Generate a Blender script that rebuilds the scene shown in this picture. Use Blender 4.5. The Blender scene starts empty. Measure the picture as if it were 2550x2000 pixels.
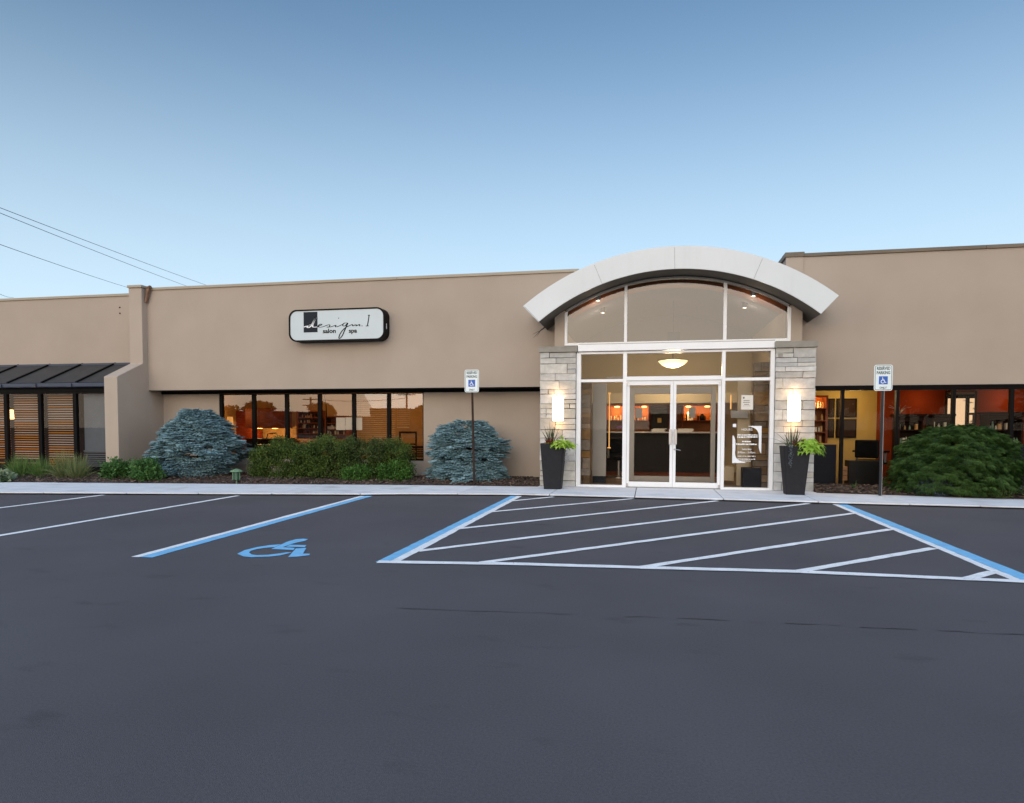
import bpy, math, random
import numpy as np
from mathutils import Vector, Matrix, Euler

S = bpy.context.scene
COL = S.collection
R = math.radians
random.seed(7)
NR = np.random.default_rng(7)

# ------------------------------------------------------------------ camera
cam = bpy.data.objects.new('camera', bpy.data.cameras.new('camera'))
COL.objects.link(cam)
cam.location = (0, 0, 1.2536)
cam.rotation_mode = 'XYZ'
cam.rotation_euler = (R(90 - 2.428), R(-0.148), R(11.489))
cam.data.sensor_width = 36
cam.data.lens = 23.661
cam.data.shift_y = 134.5 / 2550
cam.data.clip_end = 2000
S.camera = cam

# ------------------------------------------------------------------ world: clear sky just after sunset, sun behind the camera
SUN_AZ = R(186)      # from +Y: almost straight behind the camera
SUN_EL = R(5)
w = bpy.data.worlds.new('World')
S.world = w
w.use_nodes = True
nt = w.node_tree
N, L = nt.nodes, nt.links
bg = N['Background']
sky = N.new('ShaderNodeTexSky')
sky.sky_type = 'NISHITA'
sky.sun_disc = False
sky.sun_elevation = SUN_EL
sky.sun_rotation = SUN_AZ
sky.air_density, sky.dust_density, sky.ozone_density = 1.0, 0.8, 3.0
tc = N.new('ShaderNodeTexCoord')
sep = N.new('ShaderNodeSeparateXYZ')
L.new(tc.outputs['Generated'], sep.inputs[0])
# low haze: pale all round, dusk-warm towards the set sun
ramp = N.new('ShaderNodeMapRange'); ramp.interpolation_type = 'SMOOTHSTEP'
ramp.inputs['From Min'].default_value = 0.57; ramp.inputs['From Max'].default_value = -0.01
ramp.inputs['To Min'].default_value = 0.0; ramp.inputs['To Max'].default_value = 0.97
L.new(sep.outputs['Z'], ramp.inputs['Value'])
dot = N.new('ShaderNodeVectorMath'); dot.operation = 'DOT_PRODUCT'
L.new(tc.outputs['Generated'], dot.inputs[0])
dot.inputs[1].default_value = (math.sin(SUN_AZ), math.cos(SUN_AZ), 0)
az = N.new('ShaderNodeMapRange'); az.interpolation_type = 'SMOOTHSTEP'
az.inputs['From Min'].default_value = -0.55; az.inputs['From Max'].default_value = 0.9
L.new(dot.outputs['Value'], az.inputs['Value'])
hz = N.new('ShaderNodeMix'); hz.data_type = 'RGBA'
hz.inputs[6].default_value = (0.52, 0.67, 0.80, 1)
hz.inputs[7].default_value = (1.0, 0.68, 0.34, 1)
L.new(az.outputs['Result'], hz.inputs[0])
sc_ = N.new('ShaderNodeVectorMath'); sc_.operation = 'MULTIPLY'
sc_.inputs[1].default_value = (0.25, 0.205, 0.185)
L.new(sky.outputs[0], sc_.inputs[0])
mx = N.new('ShaderNodeMix'); mx.data_type = 'RGBA'
L.new(ramp.outputs['Result'], mx.inputs[0])
L.new(sc_.outputs[0], mx.inputs[6])
L.new(hz.outputs[2], mx.inputs[7])
# the sky brightens smoothly from the dark east overhead to the afterglow in the west
dot3 = N.new('ShaderNodeVectorMath'); dot3.operation = 'DOT_PRODUCT'
L.new(tc.outputs['Generated'], dot3.inputs[0])
dot3.inputs[1].default_value = (math.sin(SUN_AZ) * .98, math.cos(SUN_AZ) * .98, .17)
gl_ = N.new('ShaderNodeMapRange'); gl_.interpolation_type = 'SMOOTHSTEP'
gl_.inputs['From Min'].default_value = -0.36; gl_.inputs['From Max'].default_value = 1.0
L.new(dot3.outputs['Value'], gl_.inputs['Value'])
gcol = N.new('ShaderNodeMix'); gcol.data_type = 'RGBA'
gcol.inputs[6].default_value = (0.74, 1.22, 2.0, 1)
gcol.inputs[7].default_value = (0.73, 0.73, 0.69, 1)
L.new(gl_.outputs['Result'], gcol.inputs[0])
gs = N.new('ShaderNodeVectorMath'); gs.operation = 'SCALE'
L.new(gcol.outputs[2], gs.inputs[0]); L.new(gl_.outputs['Result'], gs.inputs['Scale'])
ad = N.new('ShaderNodeVectorMath'); ad.operation = 'ADD'
L.new(mx.outputs[2], ad.inputs[0]); L.new(gs.outputs[0], ad.inputs[1])
L.new(ad.outputs[0], bg.inputs['Color'])
bg.inputs['Strength'].default_value = 1.0

sun_d = bpy.data.lights.new('sun', 'SUN')
sun_d.energy = 0.5
sun_d.angle = R(40)
sun_d.color = (1.0, 0.92, 0.84)
sun = bpy.data.objects.new('sun', sun_d)
COL.objects.link(sun)
sdir = Vector((math.sin(SUN_AZ) * math.cos(R(12)), math.cos(SUN_AZ) * math.cos(R(12)), math.sin(R(12))))
sun.rotation_euler = sdir.to_track_quat('Z', 'Y').to_euler()
sun.location = sdir * 60

S.view_settings.view_transform = 'Standard'
S.view_settings.look = 'None'
S.view_settings.exposure = 0.5
S.view_settings.gamma = 1.0
S.view_settings.use_curve_mapping = False
S.cycles.max_bounces = 8
S.cycles.transparent_max_bounces = 16
S.cycles.sample_clamp_indirect = 4.0

# ------------------------------------------------------------------ materials
def pmat(name, col, rough=0.7, metal=0.0, var=0.12, scale=4.0, bump=0.0, bscale=60.0, spec=0.5,
         col2=None, objvar=0.0, detail=4.0, emit=None, estr=0.0):
    m = bpy.data.materials.new(name)
    m.use_nodes = True
    n, l = m.node_tree.nodes, m.node_tree.links
    b = n['Principled BSDF']
    b.inputs['Roughness'].default_value = rough
    b.inputs['Metallic'].default_value = metal
    b.inputs['Specular IOR Level'].default_value = spec
    t = n.new('ShaderNodeTexCoord')
    nz = n.new('ShaderNodeTexNoise')
    nz.inputs['Scale'].default_value = scale
    nz.inputs['Detail'].default_value = detail
    l.new(t.outputs['Object'], nz.inputs['Vector'])
    mp = n.new('ShaderNodeMapRange')
    mp.inputs['From Min'].default_value = 0.3
    mp.inputs['From Max'].default_value = 0.7
    l.new(nz.outputs['Fac'], mp.inputs['Value'])
    mix = n.new('ShaderNodeMix'); mix.data_type = 'RGBA'
    a = [c * (1 - var) for c in col]
    c2 = col2 if col2 else [min(1, c * (1 + var)) for c in col]
    mix.inputs[6].default_value = (*a, 1)
    mix.inputs[7].default_value = (*c2, 1)
    l.new(mp.outputs[0], mix.inputs[0])
    out = mix.outputs[2]
    if objvar:
        oi = n.new('ShaderNodeObjectInfo')
        hs = n.new('ShaderNodeHueSaturation')
        v = n.new('ShaderNodeMapRange')
        v.inputs['To Min'].default_value = 1 - objvar
        v.inputs['To Max'].default_value = 1 + objvar
        l.new(oi.outputs['Random'], v.inputs['Value'])
        l.new(v.outputs[0], hs.inputs['Value'])
        sm = n.new('ShaderNodeMath'); sm.operation = 'MULTIPLY'; sm.inputs[1].default_value = 7.31
        fr = n.new('ShaderNodeMath'); fr.operation = 'FRACT'
        s2 = n.new('ShaderNodeMapRange'); s2.inputs['To Min'].default_value = 0.5; s2.inputs['To Max'].default_value = 1.6
        l.new(oi.outputs['Random'], sm.inputs[0]); l.new(sm.outputs[0], fr.inputs[0]); l.new(fr.outputs[0], s2.inputs['Value'])
        l.new(s2.outputs[0], hs.inputs['Saturation'])
        l.new(out, hs.inputs['Color'])
        out = hs.outputs[0]
    l.new(out, b.inputs['Base Color'])
    if bump:
        n2 = n.new('ShaderNodeTexNoise')
        n2.inputs['Scale'].default_value = bscale
        n2.inputs['Detail'].default_value = 6
        l.new(t.outputs['Object'], n2.inputs['Vector'])
        bp = n.new('ShaderNodeBump')
        bp.inputs['Strength'].default_value = bump
        bp.inputs['Distance'].default_value = 0.01
        l.new(n2.outputs['Fac'], bp.inputs['Height'])
        l.new(bp.outputs[0], b.inputs['Normal'])
    if emit:
        b.inputs['Emission Color'].default_value = (*emit, 1)
        b.inputs['Emission Strength'].default_value = estr
    return m

def leafmat(name, c1, c2, rough=0.55, trans=0.25):
    m = bpy.data.materials.new(name)
    m.use_nodes = True
    n, l = m.node_tree.nodes, m.node_tree.links
    b = n['Principled BSDF']
    b.inputs['Roughness'].default_value = rough
    b.inputs['Specular IOR Level'].default_value = 0.3
    at = n.new('ShaderNodeAttribute'); at.attribute_name = 'tint'
    mix = n.new('ShaderNodeMix'); mix.data_type = 'RGBA'
    mix.inputs[6].default_value = (*c1, 1)
    mix.inputs[7].default_value = (*c2, 1)
    l.new(at.outputs['Fac'], mix.inputs[0])
    l.new(mix.outputs[2], b.inputs['Base Color'])
    tr = n.new('ShaderNodeBsdfTranslucent')
    l.new(mix.outputs[2], tr.inputs['Color'])
    ms = n.new('ShaderNodeMixShader')
    ms.inputs[0].default_value = trans
    l.new(b.outputs[0], ms.inputs[1]); l.new(tr.outputs[0], ms.inputs[2])
    l.new(ms.outputs[0], n['Material Output'].inputs['Surface'])
    return m

def glassmat(name, tint, refl, rough=0.0):
    m = bpy.data.materials.new(name)
    m.use_nodes = True
    n, l = m.node_tree.nodes, m.node_tree.links
    n.remove(n['Principled BSDF'])
    tr = n.new('ShaderNodeBsdfTransparent'); tr.inputs['Color'].default_value = (*tint, 1)
    gl = n.new('ShaderNodeBsdfGlossy'); gl.inputs['Roughness'].default_value = rough
    gl.inputs['Color'].default_value = (1, 1, 1, 1)
    lw = n.new('ShaderNodeLayerWeight'); lw.inputs['Blend'].default_value = 0.5
    pw = n.new('ShaderNodeMath'); pw.operation = 'POWER'; pw.inputs[1].default_value = 4
    l.new(lw.outputs['Facing'], pw.inputs[0])
    mr = n.new('ShaderNodeMapRange'); mr.inputs['To Min'].default_value = refl; mr.inputs['To Max'].default_value = 0.9
    l.new(pw.outputs[0], mr.inputs['Value'])
    ms = n.new('ShaderNodeMixShader')
    l.new(mr.outputs[0], ms.inputs[0]); l.new(tr.outputs[0], ms.inputs[1]); l.new(gl.outputs[0], ms.inputs[2])
    l.new(ms.outputs[0], n['Material Output'].inputs['Surface'])
    return m

def emat(name, col, strength):
    return pmat(name, col, rough=0.5, emit=col, estr=strength, var=0.02)

def asphaltmat():
    m = pmat('asphalt', (0.093, 0.086, 0.093), rough=0.82, var=0.16, scale=90, bump=0.5, bscale=260, spec=0.35, detail=8)
    n, l = m.node_tree.nodes, m.node_tree.links
    b = n['Principled BSDF']
    t = [x for x in n if x.type == 'TEX_COORD'][0]
    src = b.inputs['Base Color'].links[0].from_socket
    # broad patchy wear and a few oily stains
    n1 = n.new('ShaderNodeTexNoise'); n1.inputs['Scale'].default_value = 0.55; n1.inputs['Detail'].default_value = 5
    l.new(t.outputs['Object'], n1.inputs['Vector'])
    r1 = n.new('ShaderNodeMapRange'); r1.inputs['From Min'].default_value = 0.3; r1.inputs['From Max'].default_value = 0.7
    r1.inputs['To Min'].default_value = 0.86; r1.inputs['To Max'].default_value = 1.12
    l.new(n1.outputs['Fac'], r1.inputs['Value'])
    n2 = n.new('ShaderNodeTexNoise'); n2.inputs['Scale'].default_value = 2.1; n2.inputs['Detail'].default_value = 6
    mpg = n.new('ShaderNodeMapping'); mpg.inputs['Scale'].default_value = (0.8, 1.7, 1)
    l.new(t.outputs['Object'], mpg.inputs[0]); l.new(mpg.outputs[0], n2.inputs['Vector'])
    r2 = n.new('ShaderNodeMapRange'); r2.inputs['From Min'].default_value = 0.63; r2.inputs['From Max'].default_value = 0.72
    r2.inputs['To Min'].default_value = 1.0; r2.inputs['To Max'].default_value = 0.80
    l.new(n2.outputs['Fac'], r2.inputs['Value'])
    mu = n.new('ShaderNodeMath'); mu.operation = 'MULTIPLY'
    l.new(r1.outputs[0], mu.inputs[0]); l.new(r2.outputs[0], mu.inputs[1])
    vs = n.new('ShaderNodeVectorMath'); vs.operation = 'SCALE'
    l.new(src, vs.inputs[0]); l.new(mu.outputs[0], vs.inputs['Scale'])
    l.new(vs.outputs[0], b.inputs['Base Color'])
    return m

M = {}
M['stucco'] = pmat('stucco', (0.405, 0.33, 0.265), rough=0.92, var=0.045, scale=0.9, bump=0.35, bscale=140, spec=0.2)
M['stucco2'] = pmat('stucco_pier', (0.425, 0.347, 0.28), rough=0.92, var=0.04, scale=1.1, bump=0.35, bscale=140, spec=0.2)
M['coping'] = pmat('coping_metal', (0.36, 0.30, 0.22), rough=0.5, var=0.08, scale=2, spec=0.4)
M['coping_dark'] = pmat('coping_metal_weathered', (0.15, 0.118, 0.08), rough=0.6, var=0.2, scale=2, spec=0.4)
M['dark_trim'] = pmat('dark_trim', (0.007, 0.0055, 0.005), rough=0.7, var=0.2, spec=0.05)
M['soffit'] = pmat('soffit_paint', (0.02, 0.015, 0.012), rough=0.8, var=0.1)
M['bronze'] = pmat('bronze_frame', (0.006, 0.0055, 0.0055), rough=0.6, var=0.15, spec=0.08)
M['navy'] = pmat('navy_metal', (0.03, 0.042, 0.07), rough=0.4, var=0.1, spec=0.4)
M['white_alu'] = pmat('white_aluminium', (0.80, 0.80, 0.80), rough=0.35, var=0.03, scale=3, spec=0.5)
M['grey_alu'] = pmat('grey_aluminium', (0.30, 0.30, 0.30), rough=0.4, metal=0.5, var=0.06)
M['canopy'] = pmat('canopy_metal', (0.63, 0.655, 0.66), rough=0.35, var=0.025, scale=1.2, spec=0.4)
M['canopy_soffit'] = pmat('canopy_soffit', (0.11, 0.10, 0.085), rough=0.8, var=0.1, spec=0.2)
M['mortar'] = pmat('mortar', (0.045, 0.04, 0.035), rough=0.95, var=0.2, scale=20)
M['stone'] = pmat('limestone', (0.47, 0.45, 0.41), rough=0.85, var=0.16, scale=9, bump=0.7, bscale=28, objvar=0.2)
M['stone_in'] = pmat('shaded_limestone', (0.16, 0.11, 0.07), rough=0.85, var=0.3, scale=9, bump=0.6, bscale=28, objvar=0.35)  # same stone as the pillars, indoor shade painted in as darker brown
M['capstone'] = pmat('capstone', (0.27, 0.25, 0.21), rough=0.85, var=0.1, scale=8, bump=0.3, bscale=60)
M['concrete'] = pmat('concrete', (0.70, 0.705, 0.72), rough=0.9, var=0.07, scale=3, bump=0.25, bscale=150, objvar=0.05)
M['joint'] = pmat('joint_dirt', (0.05, 0.045, 0.04), rough=0.95)
M['asphalt'] = asphaltmat()
M['tar'] = pmat('tar_seam', (0.045, 0.042, 0.044), rough=0.7, var=0.3, scale=20)
M['dirt'] = pmat('soil', (0.07, 0.05, 0.04), rough=0.95, var=0.3, scale=8)
M['mulch'] = pmat('bark_mulch', (0.075, 0.045, 0.032), rough=0.95, var=0.45, scale=14, bump=1.0, bscale=60)
M['chip'] = leafmat('bark_chip', (0.03, 0.018, 0.012), (0.20, 0.14, 0.105), rough=0.9, trans=0.0)
M['grass_ground'] = pmat('far_grass', (0.05, 0.08, 0.03), rough=0.95, var=0.3, scale=2)
def overlay(m, scale, vec, lo, hi, col2=None, amount=1.0, detail=6):
    """mix a second colour (or darken) through a thresholded noise: streaks, wear"""
    n, l = m.node_tree.nodes, m.node_tree.links
    b = n['Principled BSDF']
    t = [x for x in n if x.type == 'TEX_COORD'][0]
    src = b.inputs['Base Color'].links[0].from_socket
    mp = n.new('ShaderNodeMapping'); mp.inputs['Scale'].default_value = vec
    l.new(t.outputs['Object'], mp.inputs[0])
    z = n.new('ShaderNodeTexNoise'); z.inputs['Scale'].default_value = scale; z.inputs['Detail'].default_value = detail
    l.new(mp.outputs[0], z.inputs['Vector'])
    r = n.new('ShaderNodeMapRange'); r.inputs['From Min'].default_value = lo; r.inputs['From Max'].default_value = hi; r.inputs['To Max'].default_value = amount
    l.new(z.outputs['Fac'], r.inputs['Value'])
    x = n.new('ShaderNodeMix'); x.data_type = 'RGBA'
    l.new(r.outputs[0], x.inputs[0]); l.new(src, x.inputs[6])
    x.inputs[7].default_value = (*col2, 1)
    l.new(x.outputs[2], b.inputs['Base Color'])
    return m
overlay(M['stucco'], 1.0, (2.2, 2.2, .5), .50, .80, (0.30, 0.24, 0.19), .10)
overlay(M['stucco2'], 1.0, (5, 5, .35), .50, .80, (0.30, 0.24, 0.19), .10)
overlay(M['canopy'], 1.0, (6, 6, .5), .55, .8, (0.42, 0.42, 0.40), .15)
overlay(M['concrete'], 1.4, (1, 1, 1), .55, .72, (0.36, 0.35, 0.34), .45)
def paintmat(name, col):
    m = pmat(name, col, rough=0.65, var=0.10, scale=7, bump=0.3, bscale=200, spec=0.35, detail=8)
    overlay(m, 45, (1, 1, 1), .62, .67, (0.25, 0.245, 0.25), .5)
    return overlay(m, 2.2, (1, 1, 1), .55, .75, (col[0] * .62, col[1] * .66, col[2] * .7), .22)
M['paint_white'] = paintmat('paint_white', (0.90, 0.90, 0.90))
M['paint_blue'] = paintmat('paint_blue', (0.21, 0.54, 0.84))
M['glass_left'] = glassmat('tinted_glass', (0.80, 0.72, 0.62), 0.10)
M['glass_sun'] = glassmat('sunroom_glass', (0.85, 0.83, 0.80), 0.022)
M['glass_slope'] = glassmat('slope_glass', (0.07, 0.07, 0.065), 0.035)
M['awning'] = pmat('dark_awning_panel', (0.035, 0.034, 0.033), rough=0.5, var=0.15, spec=0.25)
M['glass_ent'] = glassmat('clear_glass', (0.90, 0.87, 0.82), 0.009)
M['glass_up'] = glassmat('upper_glass', (0.46, 0.47, 0.50), 0.06)
M['glass_right'] = glassmat('shop_glass', (0.84, 0.82, 0.80), 0.008)
M['black'] = pmat('black_plastic', (0.004, 0.004, 0.0045), rough=0.55, var=0.1, spec=0.1)
M['charcoal'] = pmat('charcoal_pot', (0.017, 0.017, 0.020), rough=0.7, var=0.15, scale=10, spec=0.25, bump=0.15, bscale=120)
M['sign_face'] = pmat('sign_face', (0.50, 0.565, 0.585), rough=0.35, var=0.02, emit=(0.75, 0.84, 0.88), estr=0.0)
M['sign_dark'] = pmat('sign_dark_blue', (0.010, 0.015, 0.022), rough=0.5, var=0.1, spec=0.15)
M['ink'] = pmat('sign_ink', (0.006, 0.008, 0.009), rough=0.6, var=0.05, spec=0.1)
M['white_ink'] = pmat('white_ink', (0.85, 0.86, 0.86), rough=0.5, var=0.02)
M['plate'] = pmat('sign_plate', (0.74, 0.80, 0.80), rough=0.35, var=0.03, scale=8)
M['green_ink'] = pmat('green_ink', (0.01, 0.055, 0.042), rough=0.5, var=0.1)
M['blue_ink'] = pmat('blue_ink', (0.012, 0.10, 0.42), rough=0.45, var=0.1)
M['rust_post'] = pmat('rusty_post', (0.035, 0.018, 0.013), rough=0.7, var=0.4, scale=6, spec=0.2)
M['grey_post'] = pmat('galvanised_post', (0.018, 0.02, 0.026), rough=0.5, metal=0.3, var=0.1, scale=6)
M['steel'] = pmat('steel', (0.42, 0.42, 0.43), rough=0.35, metal=0.8, var=0.08)
M['sconce'] = pmat('opal_shade', (0.9, 0.86, 0.78), rough=0.4, emit=(1.0, 0.80, 0.58), estr=2.6, var=0.02)
M['sconce_trim'] = pmat('sconce_trim', (0.30, 0.21, 0.13), rough=0.5)
M['tan_wall'] = pmat('tan_wall', (0.50, 0.42, 0.30), rough=0.9, var=0.04)
M['vault'] = pmat('vault_plaster', (0.19, 0.195, 0.21), rough=0.9, var=0.04)
M['rust_trim'] = pmat('rust_wood', (0.34, 0.10, 0.03), rough=0.5, var=0.2, scale=6)
M['orange_wall'] = pmat('orange_wall', (0.36, 0.21, 0.08), rough=0.9, var=0.05)
M['red_wall'] = pmat('red_wall', (0.20, 0.032, 0.008), rough=0.9, var=0.08, spec=0.1)
M['yellow_wall'] = pmat('yellow_wall', (0.46, 0.33, 0.11), rough=0.9, var=0.04)
M['cherry'] = pmat('cherry_wood', (0.20, 0.05, 0.017), rough=0.5, var=0.25, scale=5, spec=0.2)
M['lit_cherry'] = pmat('lamplit_cherry_wood', (0.34, 0.115, 0.035), rough=0.5, var=0.2, scale=5, spec=0.2)  # lighter copy of cherry: lamp light put into the panel colour
M['wood'] = pmat('oak_wood', (0.42, 0.20, 0.07), rough=0.45, var=0.2, scale=6)
M['dark_wood'] = pmat('dark_wood', (0.024, 0.010, 0.0065), rough=0.6, var=0.25, scale=6, spec=0.12)
M['counter'] = pmat('counter_black', (0.012, 0.011, 0.010), rough=0.45, var=0.15, spec=0.2)
M['navy_panel'] = pmat('navy_panel', (0.010, 0.013, 0.022), rough=0.6, var=0.1, spec=0.2)
M['floor_in'] = pmat('floor_tile', (0.16, 0.10, 0.06), rough=0.4, var=0.15, scale=3)
M['grey_panel'] = pmat('grey_panel', (0.33, 0.32, 0.31), rough=0.6, var=0.05)
M['box_grey'] = pmat('box_grey', (0.10, 0.115, 0.14), rough=0.7, spec=0.2)
M['paper'] = pmat('paper', (0.80, 0.81, 0.83), rough=0.8, var=0.02)
M['blind'] = pmat('wood_blind', (0.46, 0.25, 0.13), rough=0.6, var=0.15, scale=3, objvar=0.03)
M['blind_tan'] = pmat('tan_blind', (0.60, 0.42, 0.22), rough=0.6, var=0.1, scale=3)
M['shade'] = pmat('roller_shade', (0.13, 0.15, 0.18), rough=0.9, var=0.06)
M['bottle_a'] = pmat('bottle_amber', (0.62, 0.36, 0.12), rough=0.3, var=0.1)
M['bottle_b'] = pmat('bottle_white', (0.75, 0.70, 0.55), rough=0.35, var=0.05)
M['bottle_c'] = pmat('bottle_green', (0.20, 0.34, 0.24), rough=0.3, var=0.1)
M['mirror'] = pmat('mirror_glass', (0.50, 0.42, 0.34), rough=0.02, metal=1.0, var=0.01)
M['warm_lamp'] = emat('warm_lamp_glow', (1.0, 0.62, 0.22), 2.6)
M['spot_glow'] = emat('spot_glow', (1.0, 0.82, 0.55), 14.0)
M['bowl_glow'] = emat('bowl_glow', (1.0, 0.84, 0.46), 1.1)
M['strip_glow'] = emat('strip_glow', (1.0, 0.55, 0.18), 0.45)
M['purple'] = pmat('purple_print', (0.20, 0.05, 0.20), rough=0.6)
M['box_yellow'] = pmat('yellow_box', (0.6, 0.42, 0.1), rough=0.6)
M['trunk'] = pmat('bark', (0.055, 0.04, 0.03), rough=0.95, var=0.35, scale=12, bump=0.8, bscale=40)
M['spruce'] = leafmat('spruce_needles', (0.06, 0.14, 0.165), (0.28, 0.43, 0.47), rough=0.7, trans=0.04)
M['hedge'] = leafmat('hedge_leaves', (0.014, 0.040, 0.009), (0.165, 0.235, 0.042), rough=0.55)
M['hedge_b'] = leafmat('hedge_leaves_bronze', (0.018, 0.038, 0.010), (0.145, 0.18, 0.048), rough=0.55)
M['maple'] = leafmat('maple_leaves', (0.02, 0.055, 0.013), (0.10, 0.19, 0.036), rough=0.55)
M['perennial'] = leafmat('perennial_leaves', (0.05, 0.13, 0.035), (0.12, 0.25, 0.06))
M['hedge_bright'] = leafmat('hedge_new_leaves', (0.04, 0.11, 0.018), (0.11, 0.24, 0.04))
M['grassblade'] = leafmat('grass_blades', (0.07, 0.15, 0.035), (0.19, 0.30, 0.08))
M['grassdry'] = leafmat('grass_blades_dry', (0.10, 0.15, 0.05), (0.27, 0.29, 0.12))
M['hosta'] = leafmat('hosta_leaves', (0.10, 0.18, 0.08), (0.40, 0.45, 0.30))
M['silver'] = leafmat('silver_leaves', (0.10, 0.12, 0.13), (0.28, 0.31, 0.32))
M['lime'] = leafmat('lime_leaves', (0.22, 0.42, 0.03), (0.48, 0.66, 0.10), rough=0.45, trans=0.3)
M['spike'] = leafmat('spike_blades', (0.035, 0.06, 0.03), (0.10, 0.13, 0.06))
M['redleaf'] = leafmat('red_leaves', (0.10, 0.02, 0.015), (0.30, 0.05, 0.03))
M['bluegrey'] = leafmat('bluegrey_leaves', (0.03, 0.04, 0.055), (0.10, 0.12, 0.16))
M['far_leaf'] = leafmat('far_tree_leaves', (0.018, 0.03, 0.012), (0.04, 0.06, 0.02))
M['far_wall'] = pmat('far_wall', (0.16, 0.10, 0.07), rough=0.9)
M['far_wall2'] = pmat('far_wall_pale', (0.30, 0.24, 0.18), rough=0.9)
M['pole_wood'] = pmat('pole_wood', (0.06, 0.045, 0.035), rough=0.9)
M['cable'] = pmat('cable', (0.03, 0.022, 0.025), rough=0.8)
M['lantern'] = pmat('green_glass', (0.035, 0.075, 0.045), rough=0.25)
M['green_metal'] = pmat('green_metal', (0.13, 0.24, 0.13), rough=0.5)
M['rust'] = pmat('rust_metal', (0.22, 0.12, 0.075), rough=0.8, var=0.4, scale=14)

# ------------------------------------------------------------------ geometry helpers
ORG = {}

def tag(o, label=None, cat=None, group=None, kind=None):
    if label: o['label'] = label
    if cat: o['category'] = cat
    if group: o['group'] = group
    if kind: o['kind'] = kind
    return o

def thing(name, label, cat, loc=(0, 0, 0), group=None):
    o = bpy.data.objects.new(name, None)
    COL.objects.link(o)
    o.location = loc
    o.empty_display_size = 0.2
    ORG[o.name] = Vector(loc)
    return tag(o, label, cat, group)

def org(parent):
    return ORG.get(parent.name, Vector((0, 0, 0))) if parent else Vector((0, 0, 0))

def link(name, me, mat, parent=None):
    o = bpy.data.objects.new(name, me)
    COL.objects.link(o)
    if mat and not me.materials:
        me.materials.append(mat)
    if parent:
        o.parent = parent
        ORG[o.name] = org(parent).copy()
    return o

class MB:
    def __init__(self): self.v = []; self.f = []
    def add(self, vs, fs):
        b = len(self.v); self.v += [tuple(p) for p in vs]; self.f += [tuple(i + b for i in f) for f in fs]; return self
    def box(self, x0, x1, y0, y1, z0, z1):
        return self.add([(x0, y0, z0), (x1, y0, z0), (x1, y1, z0), (x0, y1, z0), (x0, y0, z1), (x1, y0, z1), (x1, y1, z1), (x0, y1, z1)],
                        [(0, 3, 2, 1), (4, 5, 6, 7), (0, 1, 5, 4), (1, 2, 6, 5), (2, 3, 7, 6), (3, 0, 4, 7)])
    def quad(self, *p): return self.add(p, [tuple(range(len(p)))])
    def hexa(self, p8): return self.add(p8, [(0, 3, 2, 1), (4, 5, 6, 7), (0, 1, 5, 4), (1, 2, 6, 5), (2, 3, 7, 6), (3, 0, 4, 7)])
    def prism(self, poly, axis, a, b):
        n = len(poly)
        def P(q, t):
            if axis == 'y': return (q[0], t, q[1])
            if axis == 'x': return (t, q[0], q[1])
            return (q[0], q[1], t)
        vs = [P(q, a) for q in poly] + [P(q, b) for q in poly]
        fs = [tuple(range(n)), tuple(range(2 * n - 1, n - 1, -1))] + [(i, i + n, (i + 1) % n + n, (i + 1) % n) for i in range(n)]
        return self.add(vs, fs)
    def tube(self, pts, r, n=6, caps=True):
        pts = [Vector(p) for p in pts]
        rr = r if isinstance(r, (list, tuple)) else [r] * len(pts)
        vs = []; fs = []
        prev = None
        for i, p in enumerate(pts):
            d = (pts[min(i + 1, len(pts) - 1)] - pts[max(i - 1, 0)]).normalized()
            u = d.cross(Vector((0, 0, 1)))
            if u.length < 1e-3: u = Vector((1, 0, 0))
            u.normalize(); v = d.cross(u)
            for k in range(n):
                a = 2 * math.pi * k / n
                vs.append(p + (u * math.cos(a) + v * math.sin(a)) * rr[i])
        for i in range(len(pts) - 1):
            for k in range(n):
                fs.append((i * n + k, i * n + (k + 1) % n, (i + 1) * n + (k + 1) % n, (i + 1) * n + k))
        if caps:
            fs.append(tuple(range(n - 1, -1, -1))); fs.append(tuple(range((len(pts) - 1) * n, len(pts) * n)))
        return self.add(vs, fs)
    def lathe(self, prof, c, n=24):
        vs = []; fs = []
        for (r, z) in prof:
            for k in range(n):
                a = 2 * math.pi * k / n
                vs.append((c[0] + r * math.cos(a), c[1] + r * math.sin(a), c[2] + z))
        for i in range(len(prof) - 1):
            for k in range(n):
                fs.append((i * n + k, i * n + (k + 1) % n, (i + 1) * n + (k + 1) % n, (i + 1) * n + k))
        return self.add(vs, fs)
    def build(self, name, mat, parent=None, smooth=False, bevel=0.0, seg=2):
        o0 = org(parent)
        me = bpy.data.meshes.new(name)
        me.from_pydata([(x - o0.x, y - o0.y, z - o0.z) for x, y, z in self.v], [], self.f)
        me.update()
        o = link(name, me, mat, parent)
        if smooth:
            for p in me.polygons: p.use_smooth = True
        if bevel:
            b = o.modifiers.new('bevel', 'BEVEL'); b.width = bevel; b.segments = seg; b.limit_method = 'ANGLE'
        return o

def bx(name, mat, parent, *a, **k):
    return MB().box(*a).build(name, M[mat], parent, **k)

def arc_poly(cx, cz, r0, r1, a0, a1, n=48, cx1=None, cz1=None):
    """ring sector in the XZ plane; angles in degrees from the vertical"""
    cx1 = cx if cx1 is None else cx1; cz1 = cz if cz1 is None else cz1
    o = []; i = []
    for k in range(n + 1):
        a = R(a0 + (a1 - a0) * k / n)
        o.append((cx1 + r1 * math.sin(a), cz1 + r1 * math.cos(a)))
        i.append((cx + r0 * math.sin(a), cz + r0 * math.cos(a)))
    return i, o

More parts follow.
